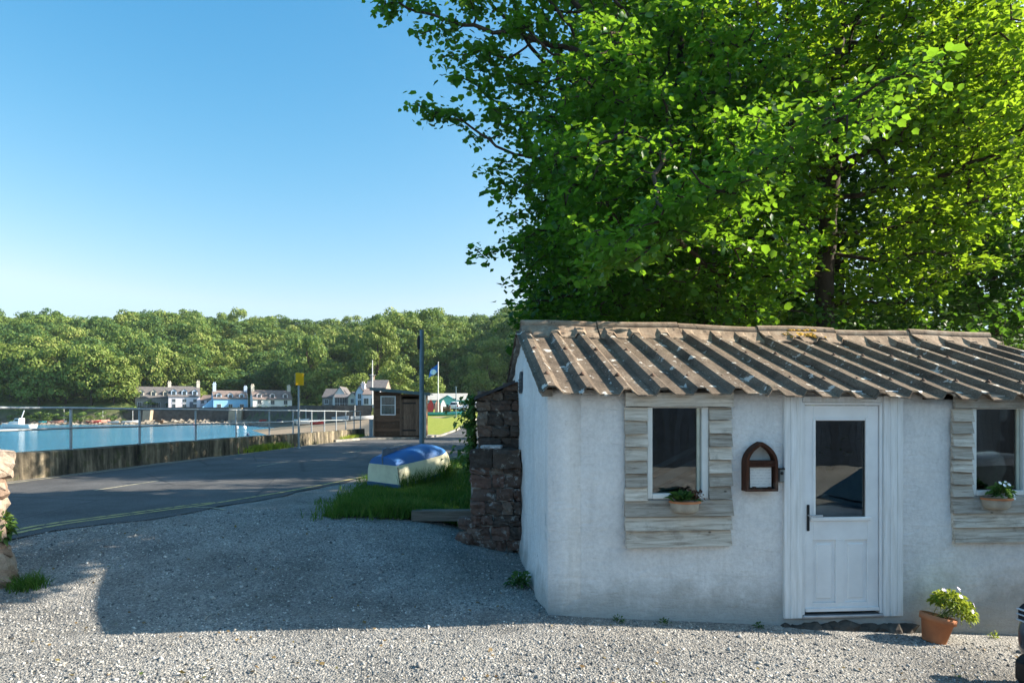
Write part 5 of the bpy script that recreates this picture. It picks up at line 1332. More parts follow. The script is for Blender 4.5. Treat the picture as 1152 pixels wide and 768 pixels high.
def boat(name, label, loc, rz, Lb, Wb, Hb, m, cat='boat', cabin=False, mast=0, grp=None, upright=False, inner=None):
    o = thing(name, label, cat, loc, rz, grp)
    if upright: o.rotation_euler = (R(8), R(-82), rz)
    b_ = MB(); vs = []; fs = []; n = 14; mm = 9
    for i in range(n+1):
        s = i/n; w = Wb/2*(1-max(0, (s-.35)/.65)**2.2)*(.85+.15*min(1, s*4)); sh = Hb*(1+.25*s*s)
        for k in range(mm):
            a = math.pi*k/(mm-1); vs.append((Lb*(s-.5), -w*math.cos(a)*1.0, sh-sh*(1-.25*s**3)*max(0, math.sin(a))**.55))
    for i in range(n):
        for k in range(mm-1): q = i*mm+k; fs.append((q, q+1, q+mm+1, q+mm))
    fs.append(tuple(range(mm)))
    b_.add(vs, fs, .5, True); b_.build('hull', m, o)
    d = MB(); d.add([(vs[i*mm][0], vs[i*mm][1]*.96, vs[i*mm][2]-.12*Hb) for i in range(n+1)]+[(vs[i*mm+mm-1][0], vs[i*mm+mm-1][1]*.96, vs[i*mm+mm-1][2]-.12*Hb) for i in range(n+1)],
          [(i, i+1, n+2+i, n+1+i) for i in range(n)]); d.build('deck', inner or mat('boat_deck', (.55, .50, .42), (.45, .41, .34), 3), o)
    if cabin:
        c = MB(); c.prism([(-Lb*.12, Hb*.8), (Lb*.26, Hb*.9), (Lb*.16, Hb*1.55), (Lb*.04, Hb*1.6), (Lb*.01, Hb*2.1), (-Lb*.13, Hb*2.15)], 'y', -Wb*.32, Wb*.32); c.build('cabin', m, o)
        c = MB(); c.box(-Lb*.10, Lb*.015, -Wb*.325, Wb*.325, Hb*1.62, Hb*1.98); c.build('cabin_window', MATS['far_window_glass'], o)
        c = MB(); c.tube([(-Lb*.11, 0, Hb*2.1), (-Lb*.2, 0, Hb*3.6)], .10, 6); c.build('mast', m, o)
    elif mast:
        c = MB(); c.tube([(Lb*.12, 0, Hb*.5), (Lb*.12, 0, mast)], .06, 6); c.build('mast', MATS['white_pole'], o)
    return o
WB_ = mat('white_boat_hull', (.80, .80, .79), (.72, .72, .72), 2, .35, tonevar=0); RB = mat('red_boat_hull', (.62, .07, .06), (.5, .05, .05), 2, .4, tonevar=0)
PB = mat('coral_boat_hull', (.70, .36, .28), (.6, .30, .24), 2, .45, tonevar=0); TB = mat('turquoise_boat_hull', (.08, .42, .50), (.07, .36, .44), 2, .4, tonevar=0); NB = mat('navy_boat_hull', (.03, .05, .11), (.03, .05, .09), 2, .4, tonevar=0)
GB = mat('pale_grey_boat_hull', (.52, .56, .60), (.44, .48, .52), 2, .4, tonevar=0); BRB = mat('varnished_boat_hull', (.25, .13, .06), (.2, .1, .05), 2, .4, tonevar=0)
q = (WX(501, 88), 88); boat('rowing_gig', 'long low turquoise rowing gig lying on the lawn', (q[0], q[1], gz(*q)+.05), R(3), 4.7, 1.0, .45, TB)
for k, (px_, m, lab) in enumerate(((485, RB, 'red dinghy stood on its stern by the clubhouse, left of the pink one'), (492, PB, 'coral pink dinghy stood on its stern between the red and the white one'), (498, WB_, 'white dinghy stood on its stern left of the brown wooden crate'))):
    q = (WX(px_, 104), 104); boat('racked_dinghy', lab, (q[0], q[1], gz(*q)+1.0), R(80+15*k), 1.9, .95, .4, m, inner=m, grp='dinghies stood on end by the clubhouse', upright=True)
q = (WX(502.5, 99), 99); o = thing('timber_crate', 'dark brown slatted timber crate on the lawn beside the flagpole', 'crate', (q[0], q[1], gz(*q)+.04))
g = MB()
for k in range(5): g.bbox(-.55, .55, -.5, -.46, k*.2, k*.2+.17, .005); g.bbox(-.55, .55, .46, .5, k*.2, k*.2+.17, .005); g.bbox(-.55, -.51, -.46, .46, k*.2, k*.2+.17, .005); g.bbox(.51, .55, -.46, .46, k*.2, k*.2+.17, .005)
g.build('slats', BRN, o); g = MB(); g.bbox(-.5, .5, -.45, .45, .0, .78, .01); g.build('lining', SOIL, o)
# the cruiser on its mooring and the boats along the far shore
q = W(20, 481.5, 146); boat('motor_cruiser', 'white motor cruiser with a raked mast moored at the far left', (q.x, q.y, -1.62), R(176), 7.2, 2.5, 1.15, WB_, cabin=True)
far_boats = [(52, 476, 'teal open boat lying on the far shore right of the cruiser', TB, 3.6, 3.0), (64, 476.5, 'coral pink boat drawn up on the far shore left of the first railing post', PB, 4.6, 0), (71, 476, 'white masted dinghy beside the coral pink boat on the far shore', WB_, 3.6, 4.2),
 (106, 476.5, 'red hulled boat on the far shore in the gap after the first railing post', RB, 4.2, 0), (113, 476, 'larger coral coloured boat in the middle of the far shore boats', PB, 5.0, 3.6), (128, 476.6, 'small white boat alone below the stone steps of the far shore', WB_, 3.8, 0), (147, 476.3, 'grey boat on the far shore just left of the second railing post', GB, 4.4, 3.8),
 (180, 476.0, 'varnished brown boat on the far shore below the grey stone terrace', BRB, 4.4, 0), (300, 474.5, 'red boat on the mud below the white cottage', RB, 3.6, 0), (323, 473.2, 'navy boat on the slipway right of the white cottage', NB, 4.4, 0), (342, 474, 'upper white boat of the pair right of the yellow sign post', WB_, 5.2, 3.4), (347, 477.5, 'lower white boat of the pair right of the yellow sign post', WB_, 5.0, 0),
 (358, 477.6, 'small red boat beside the pair of white boats', RB, 3.0, 0), (385, 473.4, 'pale grey boat under the harbour wall below the white houses', GB, 6.2, 0), (397, 473.2, 'navy boat under the harbour wall right of the pale grey boat', NB, 4.2, 3.5), (408, 472.6, 'white boat under the harbour wall closest to the brown shed', WB_, 5.0, 0)]
def onground(px_, py, y0=60, y1=215):
    """where the line of sight through that place meets the shore"""
    for Y in np.arange(y0, y1, .5):
        p = W(px_, py, Y); h_ = gz(p.x, p.y)
        if p.z <= max(h_, -1.3):
            if h_-p.z > .4: p = W(px_, py, Y-3.5); p.z = gz(p.x, p.y)
            return p
    return W(px_, py, 190)
for i, (px_, py, lab, m, Lb, ms) in enumerate(far_boats):
    p = onground(px_, py, 90); boat('shore_boat', lab, (p.x, p.y, max(gz(p.x, p.y), -1.35)-.06), R(random.uniform(-50, 50)), Lb, Lb*.38, Lb*.19, m, mast=ms, grp='boats drawn up along the far shore')
def buoy(lab, px_, py, m, r_):
    Y = 3.15*F/(py-465); p = W(px_, py, Y); o = thing('mooring_buoy', lab, 'buoy', (p.x, p.y, -1.36), 0, 'mooring buoys in the bay')
    g = MB(); g.lathe([(0, 0), (r_*.8, r_*.3), (r_, r_), (r_*.8, r_*1.7), (r_*.25, r_*2), (0, r_*2)], 12); g.build('float', m, o); g = MB(); g.tube([(0, 0, r_*1.9), (0, 0, r_*3)], r_*.12, 6); g.build('staff', GALV, o)
buoy('left white mooring buoy close to the sea wall', 266, 483, WB_, .42); buoy('right white mooring buoy beside its twin close to the sea wall', 275, 483, WB_, .42); buoy('dark mooring buoy nearest the sea wall', 279, 490, NB, .22)
buoy('orange mooring buoy below the white cottage', 294, 479, mat('orange_float', (.75, .22, .05)), .35)
# harbour wall along the far shore with buttresses whose paler colour stands in for sunlight
hw = thing('harbour_wall', 'dark stone harbour wall below the far shore houses', 'wall', (0, 0, 0))
b = MB(); X = np.arange(-215, -29, 2.0); vs = []; fs = []
for x in X:
    y = float(shore_y(x))+5.6; top_ = 3.55+.25*float(vnoise(x, 0, .2, 3)); bb_ = -1.2
    for (dy, z) in ((-.5+float(fbm(x, 1, .5, 4)), bb_), (-.1+float(fbm(x, 2, .5, 4)), 1.5), (0, top_), (.9, top_), (.9, bb_)): vs.append((x, y+dy, z))
for i in range(len(X)-1):
    for j in range(4): q = i*5+j; fs.append((q, q+1, q+6, q+5))
fs.append((0,1,2,3,4)); b.add(vs, fs, .5)
HWM = mat('dark_harbour_stone', (.105, .095, .085), (.055, .05, .046), .9, .95, .8, 4, .1, tonevar=0); b.build('wall_body', HWM, hw)
b = MB(); x = WX(262, 198); yy = float(shore_y(x)); b.prism([(-1.6, -1.3), (1.8, -1.3), (1.8, 3.5), (-1.0, 3.5)], 'x', x-1.9, x+1.9)
o = b.build('buttress', mat('sunlit_harbour_stone', (.42, .34, .24), (.30, .24, .18), .8, .95, .6, 3, .1, tonevar=0), hw); o.location = (0, yy+4.4, 0)
b = MB(); x = WX(159, 198); b.prism([(-1.4, -1.3), (1.8, -1.3), (1.8, 2.9), (-.6, 2.9)], 'x', x-1.0, x+1.2); o = b.build('buttress', MATS['sunlit_harbour_stone'], hw); o.location = (0, float(shore_y(x))+4.4, 0)
# boulders and rubble along the tide line
b = MB(); rr3 = random.Random(8)
for k in range(420):
    x = rr3.uniform(-165, -60); y = float(shore_y(x))+rr3.uniform(-5.5, 4.5); s = rr3.uniform(.35, 1.5)
    v = np.array([(1,0,0),(-1,0,0),(0,1,0),(0,-1,0),(0,0,1),(0,0,-1)], float)*s*np.array([[rr3.uniform(.5, 1.1), rr3.uniform(.5, 1), rr3.uniform(.3, .6)]])
    b.add([tuple(p+np.array([x, y, gz(x, y)+.1])) for p in v], [(0,2,4),(2,1,4),(1,3,4),(3,0,4),(2,0,5),(1,2,5),(3,1,5),(0,3,5)])
tag(b.build('shore_rocks', mat('tide_rocks', (.29, .25, .20), (.16, .14, .115), .6, .95, .5, 3, .1, tonevar=.4)), 'buff rocks scattered along the tide line of the far shore', 'rocks', kind='stuff')
# a person at the far water's edge
p = onground(218, 478.2, 120)
def person(loc):
    o = thing('person', 'tiny person in a pink top standing at the far water edge', 'person', loc)
    bm = bmesh.new(); J = {}
    def v(n, x, y, z): J[n] = bm.verts.new((x, y, z)); return J[n]
    for a in (('pel', 0, 0, .92), ('che', 0, 0, 1.25), ('nek', 0, 0, 1.45), ('hed', 0, -.02, 1.62), ('top', 0, -.01, 1.72)): v(*a)
    for s, nme in ((-1, 'l'), (1, 'r')): 
        for a in (('h', .1, 0, .86), ('k', .11, -.02, .48), ('a', .11, .0, .08), ('t', .12, -.14, .03), ('s', .18, 0, 1.38), ('e', .25, .02, 1.1), ('w', .27, -.08, .86), ('f', .27, -.10, .76)): v(a[0]+nme, s*a[1], a[2], a[3])
    E = [('pel', 'che'), ('che', 'nek'), ('nek', 'hed'), ('hed', 'top')]
    for n_ in 'lr': E += [('pel', 'h'+n_), ('h'+n_, 'k'+n_), ('k'+n_, 'a'+n_), ('a'+n_, 't'+n_), ('che', 's'+n_), ('s'+n_, 'e'+n_), ('e'+n_, 'w'+n_), ('w'+n_, 'f'+n_)]
    for a, c in E: bm.edges.new((J[a], J[c]))
    me = bpy.data.meshes.new('body'); bm.verts.index_update(); order = {k: q.index for k, q in J.items()}; bm.to_mesh(me); bm.free()
    body = link('body', me, mat('skin', (.55, .36, .27), tonevar=0), o); body.modifiers.new('Skin', 'SKIN'); body.modifiers.new('Sub', 'SUBSURF').render_levels = 1
    rd = {'pel': .14, 'che': .15, 'nek': .055, 'hed': .1, 'top': .07, 'h': .09, 'k': .06, 'a': .042, 't': .035, 's': .065, 'e': .045, 'w': .034, 'f': .03}
    for k, i in order.items():
        r_ = rd.get(k, rd.get(k[0], .05)); me.skin_vertices[0].data[i].radius = (r_, r_); me.skin_vertices[0].data[i].use_root = (k == 'pel')
    g = MB(); g.lathe([(.155, .95), (.18, 1.05), (.185, 1.25), (.15, 1.42), (.07, 1.47)], 12); g.build('pink_top', mat('pink_cloth', (.75, .22, .30)), o)
    g = MB(); g.lathe([(.16, .5), (.17, .75), (.165, .96)], 12); g.build('shorts', mat('dark_cloth', (.06, .06, .08)), o)
    g = MB(); g.lathe([(.105, 1.6), (.112, 1.68), (.08, 1.75), (0, 1.77)], 10); g.build('hair', mat('brown_hair', (.08, .05, .03)), o)
person((p.x, p.y, gz(p.x, p.y)))
# ------------------------------------------------------------------ trees
BARK = mat('bark', (.085, .062, .045), (.035, .027, .022), 5, .95, .8, 18, .03, tonevar=0, stretch=(1, 1, .3))
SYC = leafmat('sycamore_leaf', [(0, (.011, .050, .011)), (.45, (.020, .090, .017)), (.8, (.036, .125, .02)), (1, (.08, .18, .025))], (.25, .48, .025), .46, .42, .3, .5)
SUNSYC = leafmat('sunlit_sycamore_leaf', [(0, (.016, .064, .011)), (.45, (.036, .115, .016)), (.8, (.07, .16, .02)), (1, (.14, .22, .028))], (.36, .56, .026), .50, .42, .3, .5)  # sycamore leaf lightened and yellowed, sunlight put into the leaf colour
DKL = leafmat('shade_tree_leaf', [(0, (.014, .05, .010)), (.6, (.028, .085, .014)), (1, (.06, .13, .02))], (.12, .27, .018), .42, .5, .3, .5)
def grow(root_pts, attr, step, kill, infl, seed, iters=140):
    """limbs grow towards the foliage points (space colonisation)"""
    r = np.random.default_rng(seed)
    N = [np.array(p, float) for p in root_pts]; par = [-1]+list(range(len(root_pts)-1))
    A = np.array(attr, float); near = np.full(len(A), 0); dist = np.linalg.norm(A-N[0], axis=1)
    for i in range(1, len(N)):
        d = np.linalg.norm(A-N[i], axis=1); m = d < dist; dist[m] = d[m]; near[m] = i
    alive = np.ones(len(A), bool)
    for it in range(iters):
        use = alive & (dist < infl)
        if not use.any(): 
            if not alive.any(): break
            infl *= 1.3; continue
        new = []
        for j in np.unique(near[use]):
            d = A[use & (near == j)]-N[j]; d /= np.linalg.norm(d, axis=1, keepdims=True)+1e-9
            v = d.mean(0)+r.normal(0, .14, 3); v[2] += .02; v /= np.linalg.norm(v)+1e-9
            new.append((j, N[j]+v*step))
        for j, p in new:
            if np.linalg.norm(p-N[j]) < 1e-6: continue
            N.append(p); par.append(j); i = len(N)-1
            d = np.linalg.norm(A-p, axis=1); m = d < dist; dist[m] = d[m]; near[m] = i
        alive &= dist > kill
    return np.array(N), np.array(par)
def tree_meshes(N, par, tip=.006, expo=2.35, trunk=.2, minr=.0):
    n = len(N); rad = np.zeros(n); ch = [[] for _ in range(n)]
    for i in range(n-1, 0, -1): ch[par[i]].append(i)
    acc = np.zeros(n)
    for i in range(n-1, -1, -1):
        acc[i] = max(acc[i], tip**expo) if not ch[i] else sum(acc[c] for c in ch[i])
    rad = acc**(1/expo); rad *= min(1.6, trunk/rad[0]) if rad[0] > 0 else 1
    rad = np.maximum(rad, .0045)
    b = MB(); done = np.zeros(n, bool)
    for i in range(n):
        for c in ch[i]:
            main = max(ch[i], key=lambda q: rad[q])
            if c == main and i != 0 and par[i] >= 0: continue
            chain = [i, c]
            while ch[chain[-1]]: chain.append(max(ch[chain[-1]], key=lambda q: rad[q]))
            rr = [float(rad[q]) for q in chain]; rr[0] = min(rr[0], rr[1]*1.25) if i != 0 else rr[0]
            b.tube([tuple(N[q]) for q in chain], rr, 9 if rr[0] > .06 else (6 if rr[0] > .02 else 4), False, .5)
    return b, rad, ch
HEX = np.array([[0, 0], [.33, .12], [.36, .36], [.42, .60], [.22, .74], [0, 1.0]])
def leaves_on(N, sel, k, size, seed, spread=.18, droop=.25, hexa=True, flat=.55):
    """k leaves round each chosen twig point: five lobed, folded along the rib"""
    r = np.random.default_rng(seed); B = np.repeat(N[sel], k, 0); n = len(B)
    off = r.normal(0, 1, (n, 3))*np.array([spread, spread, spread*.62]); P = B+off
    a = r.uniform(0, 2*np.pi, n); d = np.stack([np.cos(a), np.sin(a), r.normal(-droop, .30, n)], 1)+off/(spread+1e-6)*.25; d /= np.linalg.norm(d, axis=1, keepdims=True)
    up = np.array([0, 0, 1.])+r.normal(0, flat, (n, 3)); s = np.cross(d, up); s /= np.linalg.norm(s, axis=1, keepdims=True)+1e-9; nn = np.cross(s, d)
    L_ = (size*np.clip(r.lognormal(-.1, .30, n), .4, 1.6)*np.where((P[:, 1] > 5) & (P[:, 1] < 11.5), .84, 1.0))[:, None, None]
    fold = r.uniform(.05, .35, n)[:, None, None]
    def pt(x, y): return P[:, None, :]+(s[:, None, :]*x+d[:, None, :]*y+nn[:, None, :]*abs(x)*fold-nn[:, None, :]*(y**2)*.12)*L_
    if hexa:
        V = np.concatenate([pt(x, y) for x, y in HEX]+[pt(-x, y) for x, y in HEX[1:5]], 1)   # 10 verts
        k_ = np.arange(n)[:, None]*10
        Fc = np.concatenate([k_+np.array([[0, 1, 2, 3, 4, 5]]), k_+np.array([[0, 5, 9, 8, 7, 6]])], 0)
    else:
        V = np.concatenate([pt(0, 0), pt(.42, .5), pt(0, 1), pt(-.42, .5)], 1); k_ = np.arange(n)[:, None]*4
        Fc = k_+np.array([[0, 1, 2, 3]])
    V = V.reshape(-1, 3); t = np.clip(r.normal(.5, .24, n), 0, 1)
    return V, Fc, (np.concatenate([t, t]) if hexa else t)
def blob_pts(cl, dens, seed):
    r = np.random.default_rng(seed); out = []
    for (px_, py, Y, rad) in cl:
        c = np.array(W(px_, py, Y)); n = max(16 if dens > 40 else 5, int(dens*rad**2.2))
        v = r.normal(0, 1, (n, 3)); v /= np.linalg.norm(v, axis=1, keepdims=True)
        out.append(c+v*(rad*r.uniform(.25, 1, n)**.5)[:, None]*np.array([1, 1, .8]))
    return np.concatenate(out)
def near_tree(name, label, trunk, clumps, seed, leafm, dens=26, size=.135, k=9, hexa=True, step=.28, tr=.2, cat='tree', grp=None, spread=.20):
    base = Vector(trunk[0]); o = thing(name, label, cat, base, 0, grp)
    A = blob_pts(clumps, dens, seed)
    rp_ = []
    for i in range(len(trunk)-1):
        p, q = Vector(trunk[i]), Vector(trunk[i+1]); m = max(1, int((q-p).length/.35)); rp_ += [p.lerp(q, j/m) for j in range(m)]
    rp_.append(Vector(trunk[-1])); wob = np.random.default_rng(seed+1)
    rp_ = [np.array(p)+wob.normal(0, .02, 3)*(i > 0) for i, p in enumerate(rp_)]
    N, par = grow(rp_, A, step, step*1.3, 3.0, seed)
    bm_, rad, ch = tree_meshes(N, par, .0075, 2.35, tr)
    bv = np.array(base)
    t_ = bm_.build('trunk', BARK, o); t_.data.transform(Matrix.Translation(-base))
    sel = np.where((rad < .02) & (np.arange(len(N)) > len(rp_)))[0]
    V, Fc, T = leaves_on(N, sel, k, size, seed+2, spread, hexa=hexa)
    link('crown', fast_mesh('crown', V-bv, Fc, T), leafm, o)
    print(name, 'nodes', len(N), 'leaves', len(sel)*k); return o
g0 = lambda x, y: float(G(x, y))
SPREAD = [(440, 4, 12.6, .35), (478, 22, 12.6, .45), (520, 30, 12.6, .6), (560, -10, 12.6, .9), (470, 118, 12.4, .28), (500, 128, 12.4, .38), (540, 135, 12.5, .5), (575, 110, 12.5, .7), (508, 72, 12.5, .38), (545, 75, 12.6, .55), (590, 60, 12.6, .9), (640, 30, 12.8, 1.2),
 (560, 192, 12.4, .36), (590, 200, 12.5, .5), (630, 180, 12.7, .9), (575, 225, 12.4, .40), (600, 250, 12.5, .6), (650, 250, 12.7, .9), (545, 285, 12.2, .34), (580, 290, 12.3, .5), (620, 310, 12.4, .6), (600, 345, 12.5, .35), (655, 335, 12.7, .7), (700, 300, 13, 1.0), (700, 345, 13, .7),
 (690, 100, 13, 1.3), (720, 200, 13.2, 1.2), (770, 60, 13.2, 1.4), (760, 30, 11.5, .7), (700, 40, 11.7, .6), (740, 110, 11.6, .5), (650, 110, 10.7, .6), (720, 150, 10.5, .65), (800, 120, 10.3, .65), (870, 150, 10.3, .6), (605, 150, 10.9, .5), (690, 50, 10.6, .7), (770, 190, 10.7, .55), (830, 60, 10.4, .7), (900, 80, 10.3, .6), (690, 265, 10.6, .55), (740, 280, 10.7, .6), (790, 250, 10.6, .6), (850, 285, 10.6, .6), (910, 260, 10.6, .55), (720, 220, 10.6, .5), (830, 215, 10.5, .5), (640, 200, 10.8, .45), (640, 170, 10.2, .5), (700, 90, 10.1, .6), (760, 120, 10.0, .55), (800, 90, 11.5, .55), (670, 110, 11.9, .5), (760, 320, 13.4, 1.0), (790, 220, 13.4, 1.2), (800, 130, 13.2, 1.2), (520, -60, 12.8, 1.0), (620, -110, 13.2, 1.8), (740, -130, 14, 1.6), (830, -60, 14, 1.4)]
rq = random.Random(99)
for k in range(44):
    X_, Y_, z_ = rq.uniform(.9, 4.5), rq.uniform(9.9, 11.2), rq.uniform(3.3, 7.0)
    SPREAD.append((576+F*X_/Y_, 465-(z_-H)*F/Y_, Y_, rq.uniform(.38, .6)))
for k in range(48):
    X_, Y_, z_ = rq.uniform(1.2, 4.8), rq.uniform(9.6, 10.6), rq.uniform(3.7, 6.4)
    SPREAD.append((576+F*X_/Y_, 465-(z_-H)*F/Y_, Y_, rq.uniform(.45, .65)))
SPREAD = [c for c in SPREAD if not (895 < c[0] < 985 and c[1] > 90)]
for k in range(44):
    X_, Y_ = rq.uniform(1.0, 4.5), rq.uniform(7.5, 8.9); z_ = 2.85+.56*X_+rq.uniform(.12, .42)
    SPREAD.append((576+F*X_/Y_, 465-(z_-H)*F/Y_, Y_, rq.uniform(.28, .38)))
for k in range(24):
    X_, Y_, z_ = rq.uniform(.8, 3.2), rq.uniform(8.9, 9.8), rq.uniform(3.9, 5.6)
    SPREAD.append((576+F*X_/Y_, 465-(z_-H)*F/Y_, Y_, rq.uniform(.38, .55)))
near_tree('sycamore_tree', 'spreading sycamore overhanging the left half of the hut roof, limbs reaching out over the road', [(5.0, 15, g0(5, 15)-.2), (4.9, 14.9, 2.2), (4.6, 14.6, 4.6), (4.2, 14.3, 6.2), (3.5, 14.0, 7.6)], SPREAD, 21, SYC, 80, .112, 22, True, .19, .21, spread=.125)
MAIN = [(850, 160, 12.9, 1.3), (860, 60, 12.8, 1.3), (940, 40, 12.5, 1.4), (885, 120, 12.8, .8), (1000, 110, 12.4, 1.3), (1060, 50, 12.5, 1.5), (1070, 150, 12.3, 1.2), (1130, 100, 12.5, 1.3), (1120, 200, 12.5, 1.1), (1030, 230, 12.7, .9), (890, 250, 13.2, 1.1), (850, 320, 13.4, 1.0), (930, 350, 13.9, .7), (1000, 310, 13.4, 1.1), (1070, 270, 13.2, 1.0),
 (900, -110, 13.4, 1.8), (1040, -120, 13.2, 1.7),
 (1010, 60, 11.0, .75), (1075, 115, 10.9, .8), (1120, 40, 11.1, .8), (1140, 160, 11.2, .6), (930, 0, 11.2, .7), (880, 90, 11.4, .6), (830, 20, 11.4, .7), (1030, 190, 11.5, .45)]
for k in range(40):
    X_, Y_, z_ = rq.uniform(5.6, 8.1), rq.uniform(10.3, 11.3), rq.uniform(5.6, 9.4)
    if abs(576+F*X_/Y_-940) < 45 and z_ < 7.6: continue
    MAIN.append((576+F*X_/Y_, 465-(z_-H)*F/Y_, Y_, rq.uniform(.45, .7)))
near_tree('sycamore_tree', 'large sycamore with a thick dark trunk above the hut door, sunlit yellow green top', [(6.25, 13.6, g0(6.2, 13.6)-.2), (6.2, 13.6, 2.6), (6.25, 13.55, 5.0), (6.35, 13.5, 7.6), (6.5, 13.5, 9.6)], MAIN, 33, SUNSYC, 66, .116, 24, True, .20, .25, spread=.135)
RIGHT = [(1100, 330, 15, 1.0), (1150, 330, 15, 1.2), (1110, 250, 15.5, 1.2), (1060, 330, 15, .9), (1050, 260, 15.5, 1.0), (1120, 290, 14.5, .9), (1160, 250, 14.5, 1.2), (1200, 300, 14.5, 1.2), (1140, 200, 15.5, 1.1), (1170, 150, 15.5, 1.0), (1120, 110, 16, 1.0), (1130, 350, 14, .8), (1190, 370, 14, .9)]
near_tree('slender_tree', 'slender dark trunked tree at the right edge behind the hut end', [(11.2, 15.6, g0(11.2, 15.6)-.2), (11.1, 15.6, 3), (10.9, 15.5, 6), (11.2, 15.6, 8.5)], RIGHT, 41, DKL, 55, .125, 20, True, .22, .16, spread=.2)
# trees further back that close the wood and shade the road
BACK = [('ash_tree', 'dark tree in the wood seen through the left side of the crown', 2.9, 19.0, [(1.6, 8.5), (2.2, 4.0)], 51), ('ash_tree', 'dark tree in the wood directly behind the middle of the hut', 5.9, 20.5, [(0, 0)], 53), ('ash_tree', 'dark tree in the wood seen through the gap right of the thick trunk', 9.6, 20.0, [(0, 0)], 55), ('ash_tree', 'dark tree in the wood behind the right end of the hut', 14.0, 21.0, [(0, 0)], 57), ('ash_tree', 'dark tree set deepest in the wood behind the thick trunk', 7.2, 26.5, [(0, 0)], 59), ('ash_tree', 'dark tree in the wood seen just left of the leaning sycamore trunk', 4.4, 23.5, [(0, 0)], 65), ('ash_tree', 'dark tree in the wood nearest the road, seen above the left end of the roof', 3.4, 30.0, [(0, 0)], 67)]
for nm, lab, x, y, _, sd in BACK:
    cl = []; r = random.Random(sd)
    for k in range(34):
        a = r.uniform(0, 6.28); rr_ = r.uniform(.2, 2.6)*(1 if k % 3 else .7); z = r.uniform(2.4, 13.5)
        taper = 1-max(0, (z-8)/7)
        xx = x+math.cos(a)*rr_*taper; yy = y+math.sin(a)*rr_*taper
        if xx < .045*yy: xx = .045*yy+r.uniform(0, .6)
        s = r.uniform(.9, 1.6); cl.append((576+F*xx/yy, 465-(z-H)*F/yy, yy, s))
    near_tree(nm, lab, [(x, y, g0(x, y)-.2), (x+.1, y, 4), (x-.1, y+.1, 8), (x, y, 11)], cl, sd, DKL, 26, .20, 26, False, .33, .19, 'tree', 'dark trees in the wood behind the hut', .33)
for nm, lab, x, y, sd in (('ash_tree', 'dark tree hidden in the wood beside the road, left one', 6.2, 33.0, 61), ('ash_tree', 'dark tree hidden in the wood beside the road, right one', 9.0, 42.0, 63)):
    cl = []; r = random.Random(sd)
    for k in range(20):
        a = r.uniform(0, 6.28); rr_ = r.uniform(.2, 2.6); z = r.uniform(3, 12.0); xx = max(x+math.cos(a)*rr_, .08*y); yy = y+math.sin(a)*rr_
        cl.append((576+F*xx/yy, 465-(z-H)*F/yy, yy, r.uniform(1.0, 1.7)))
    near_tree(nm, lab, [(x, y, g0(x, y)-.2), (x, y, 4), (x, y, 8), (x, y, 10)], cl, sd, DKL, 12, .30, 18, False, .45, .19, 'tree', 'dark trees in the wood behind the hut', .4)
# scrub right behind the roof
def shrub(name, label, x, y, w, h, n, seed, m, size=.1, zc=None):
    r = np.random.default_rng(seed); z0 = g0(x, y); o = thing(name, label, 'shrub', (x, y, z0), 0, 'scrub behind the hut')
    cl = np.stack([r.normal(0, w*.42, 40), r.normal(0, .55, 40), r.uniform(.5, h, 40)], 1)
    P = np.repeat(cl, n//40, 0)
    b = MB()
    for c in cl[::2]: b.tube([(c[0]*.3, c[1]*.3, -.1), tuple(c*np.array([.75, .75, .55])), tuple(c)], [.02, .014, .006], 5, False)
    b.build('stems', BARK, o)
    V, Fc, T = leaves_on(cl, np.arange(40), n//40, size, seed, .34, hexa=True, flat=.7); link('foliage', fast_mesh('foliage', V, Fc, T), m, o)
BRAM = leafmat('bramble_leaf', [(0, (.02, .065, .012)), (.6, (.05, .11, .02)), (1, (.13, .17, .04))], (.16, .26, .03), .4)
for i, (x, y, w, h, m, lab) in enumerate(((2.0, 12.6, 2.2, 3.9, DKL, 'dark scrub behind the left end of the roof ridge'), (4.6, 12.9, 2.2, 4.0, DKL, 'dark scrub behind the roof ridge above the wall box'), (7.2, 12.7, 2.2, 4.1, DKL, 'dark scrub behind the roof ridge right of the yellow lichen'), (9.7, 12.2, 1.8, 4.3, BRAM, 'yellowish bramble scrub behind the right end of the roof'))):
    shrub('scrub_bush', lab, x, y, w, h, 4200, 71+i, m)

# ---- the wooded hill across the bay
def crown_template(seed, nb=26, leaves=105, sz=.052):
    """unit crown: clumps of leaf faces over an uneven dome, about 1 high and 1 wide"""
    r = np.random.default_rng(seed); V = []; 
    for k in range(nb):
        a = r.uniform(0, 2*np.pi); z = r.uniform(.06, .92); prof_ = .5*np.sin(np.pi*min(1, (z*.88+.1)))**.6
        rr_ = prof_*r.uniform(.55, .95); c = np.array([np.cos(a)*rr_, np.sin(a)*rr_, z]); s = r.uniform(.13, .23)
        d = r.normal(0, 1, (leaves, 3)); d[:, 2] = d[:, 2]*.8+.25; d /= np.linalg.norm(d, axis=1, keepdims=True)
        p = c+d*s*r.uniform(.75, 1.08, leaves)[:, None]*np.array([1, 1, .72])
        nrm = d+r.normal(0, .33, d.shape); nrm /= np.linalg.norm(nrm, axis=1, keepdims=True)
        t = np.cross(nrm, r.normal(0, 1, d.shape)); t /= np.linalg.norm(t, axis=1, keepdims=True); b_ = np.cross(nrm, t); h = (sz*r.uniform(.5, 1.1, leaves))[:, None]*.55
        V.append(np.stack([p-t*h-b_*h*.6, p+t*h*.5-b_*h, p+t*h+b_*h*.5, p-t*h*.4+b_*h], 1))
    V = np.concatenate(V).reshape(-1, 3); return V
TEMPL = [crown_template(s) for s in (1, 2, 3, 4)]; TEMPH = [crown_template(s, 40, 120, .048) for s in (11, 12, 13)]
def far_leaf(name, stops, trans): return leafmat(name, stops, trans, .22, .6, .2, None)
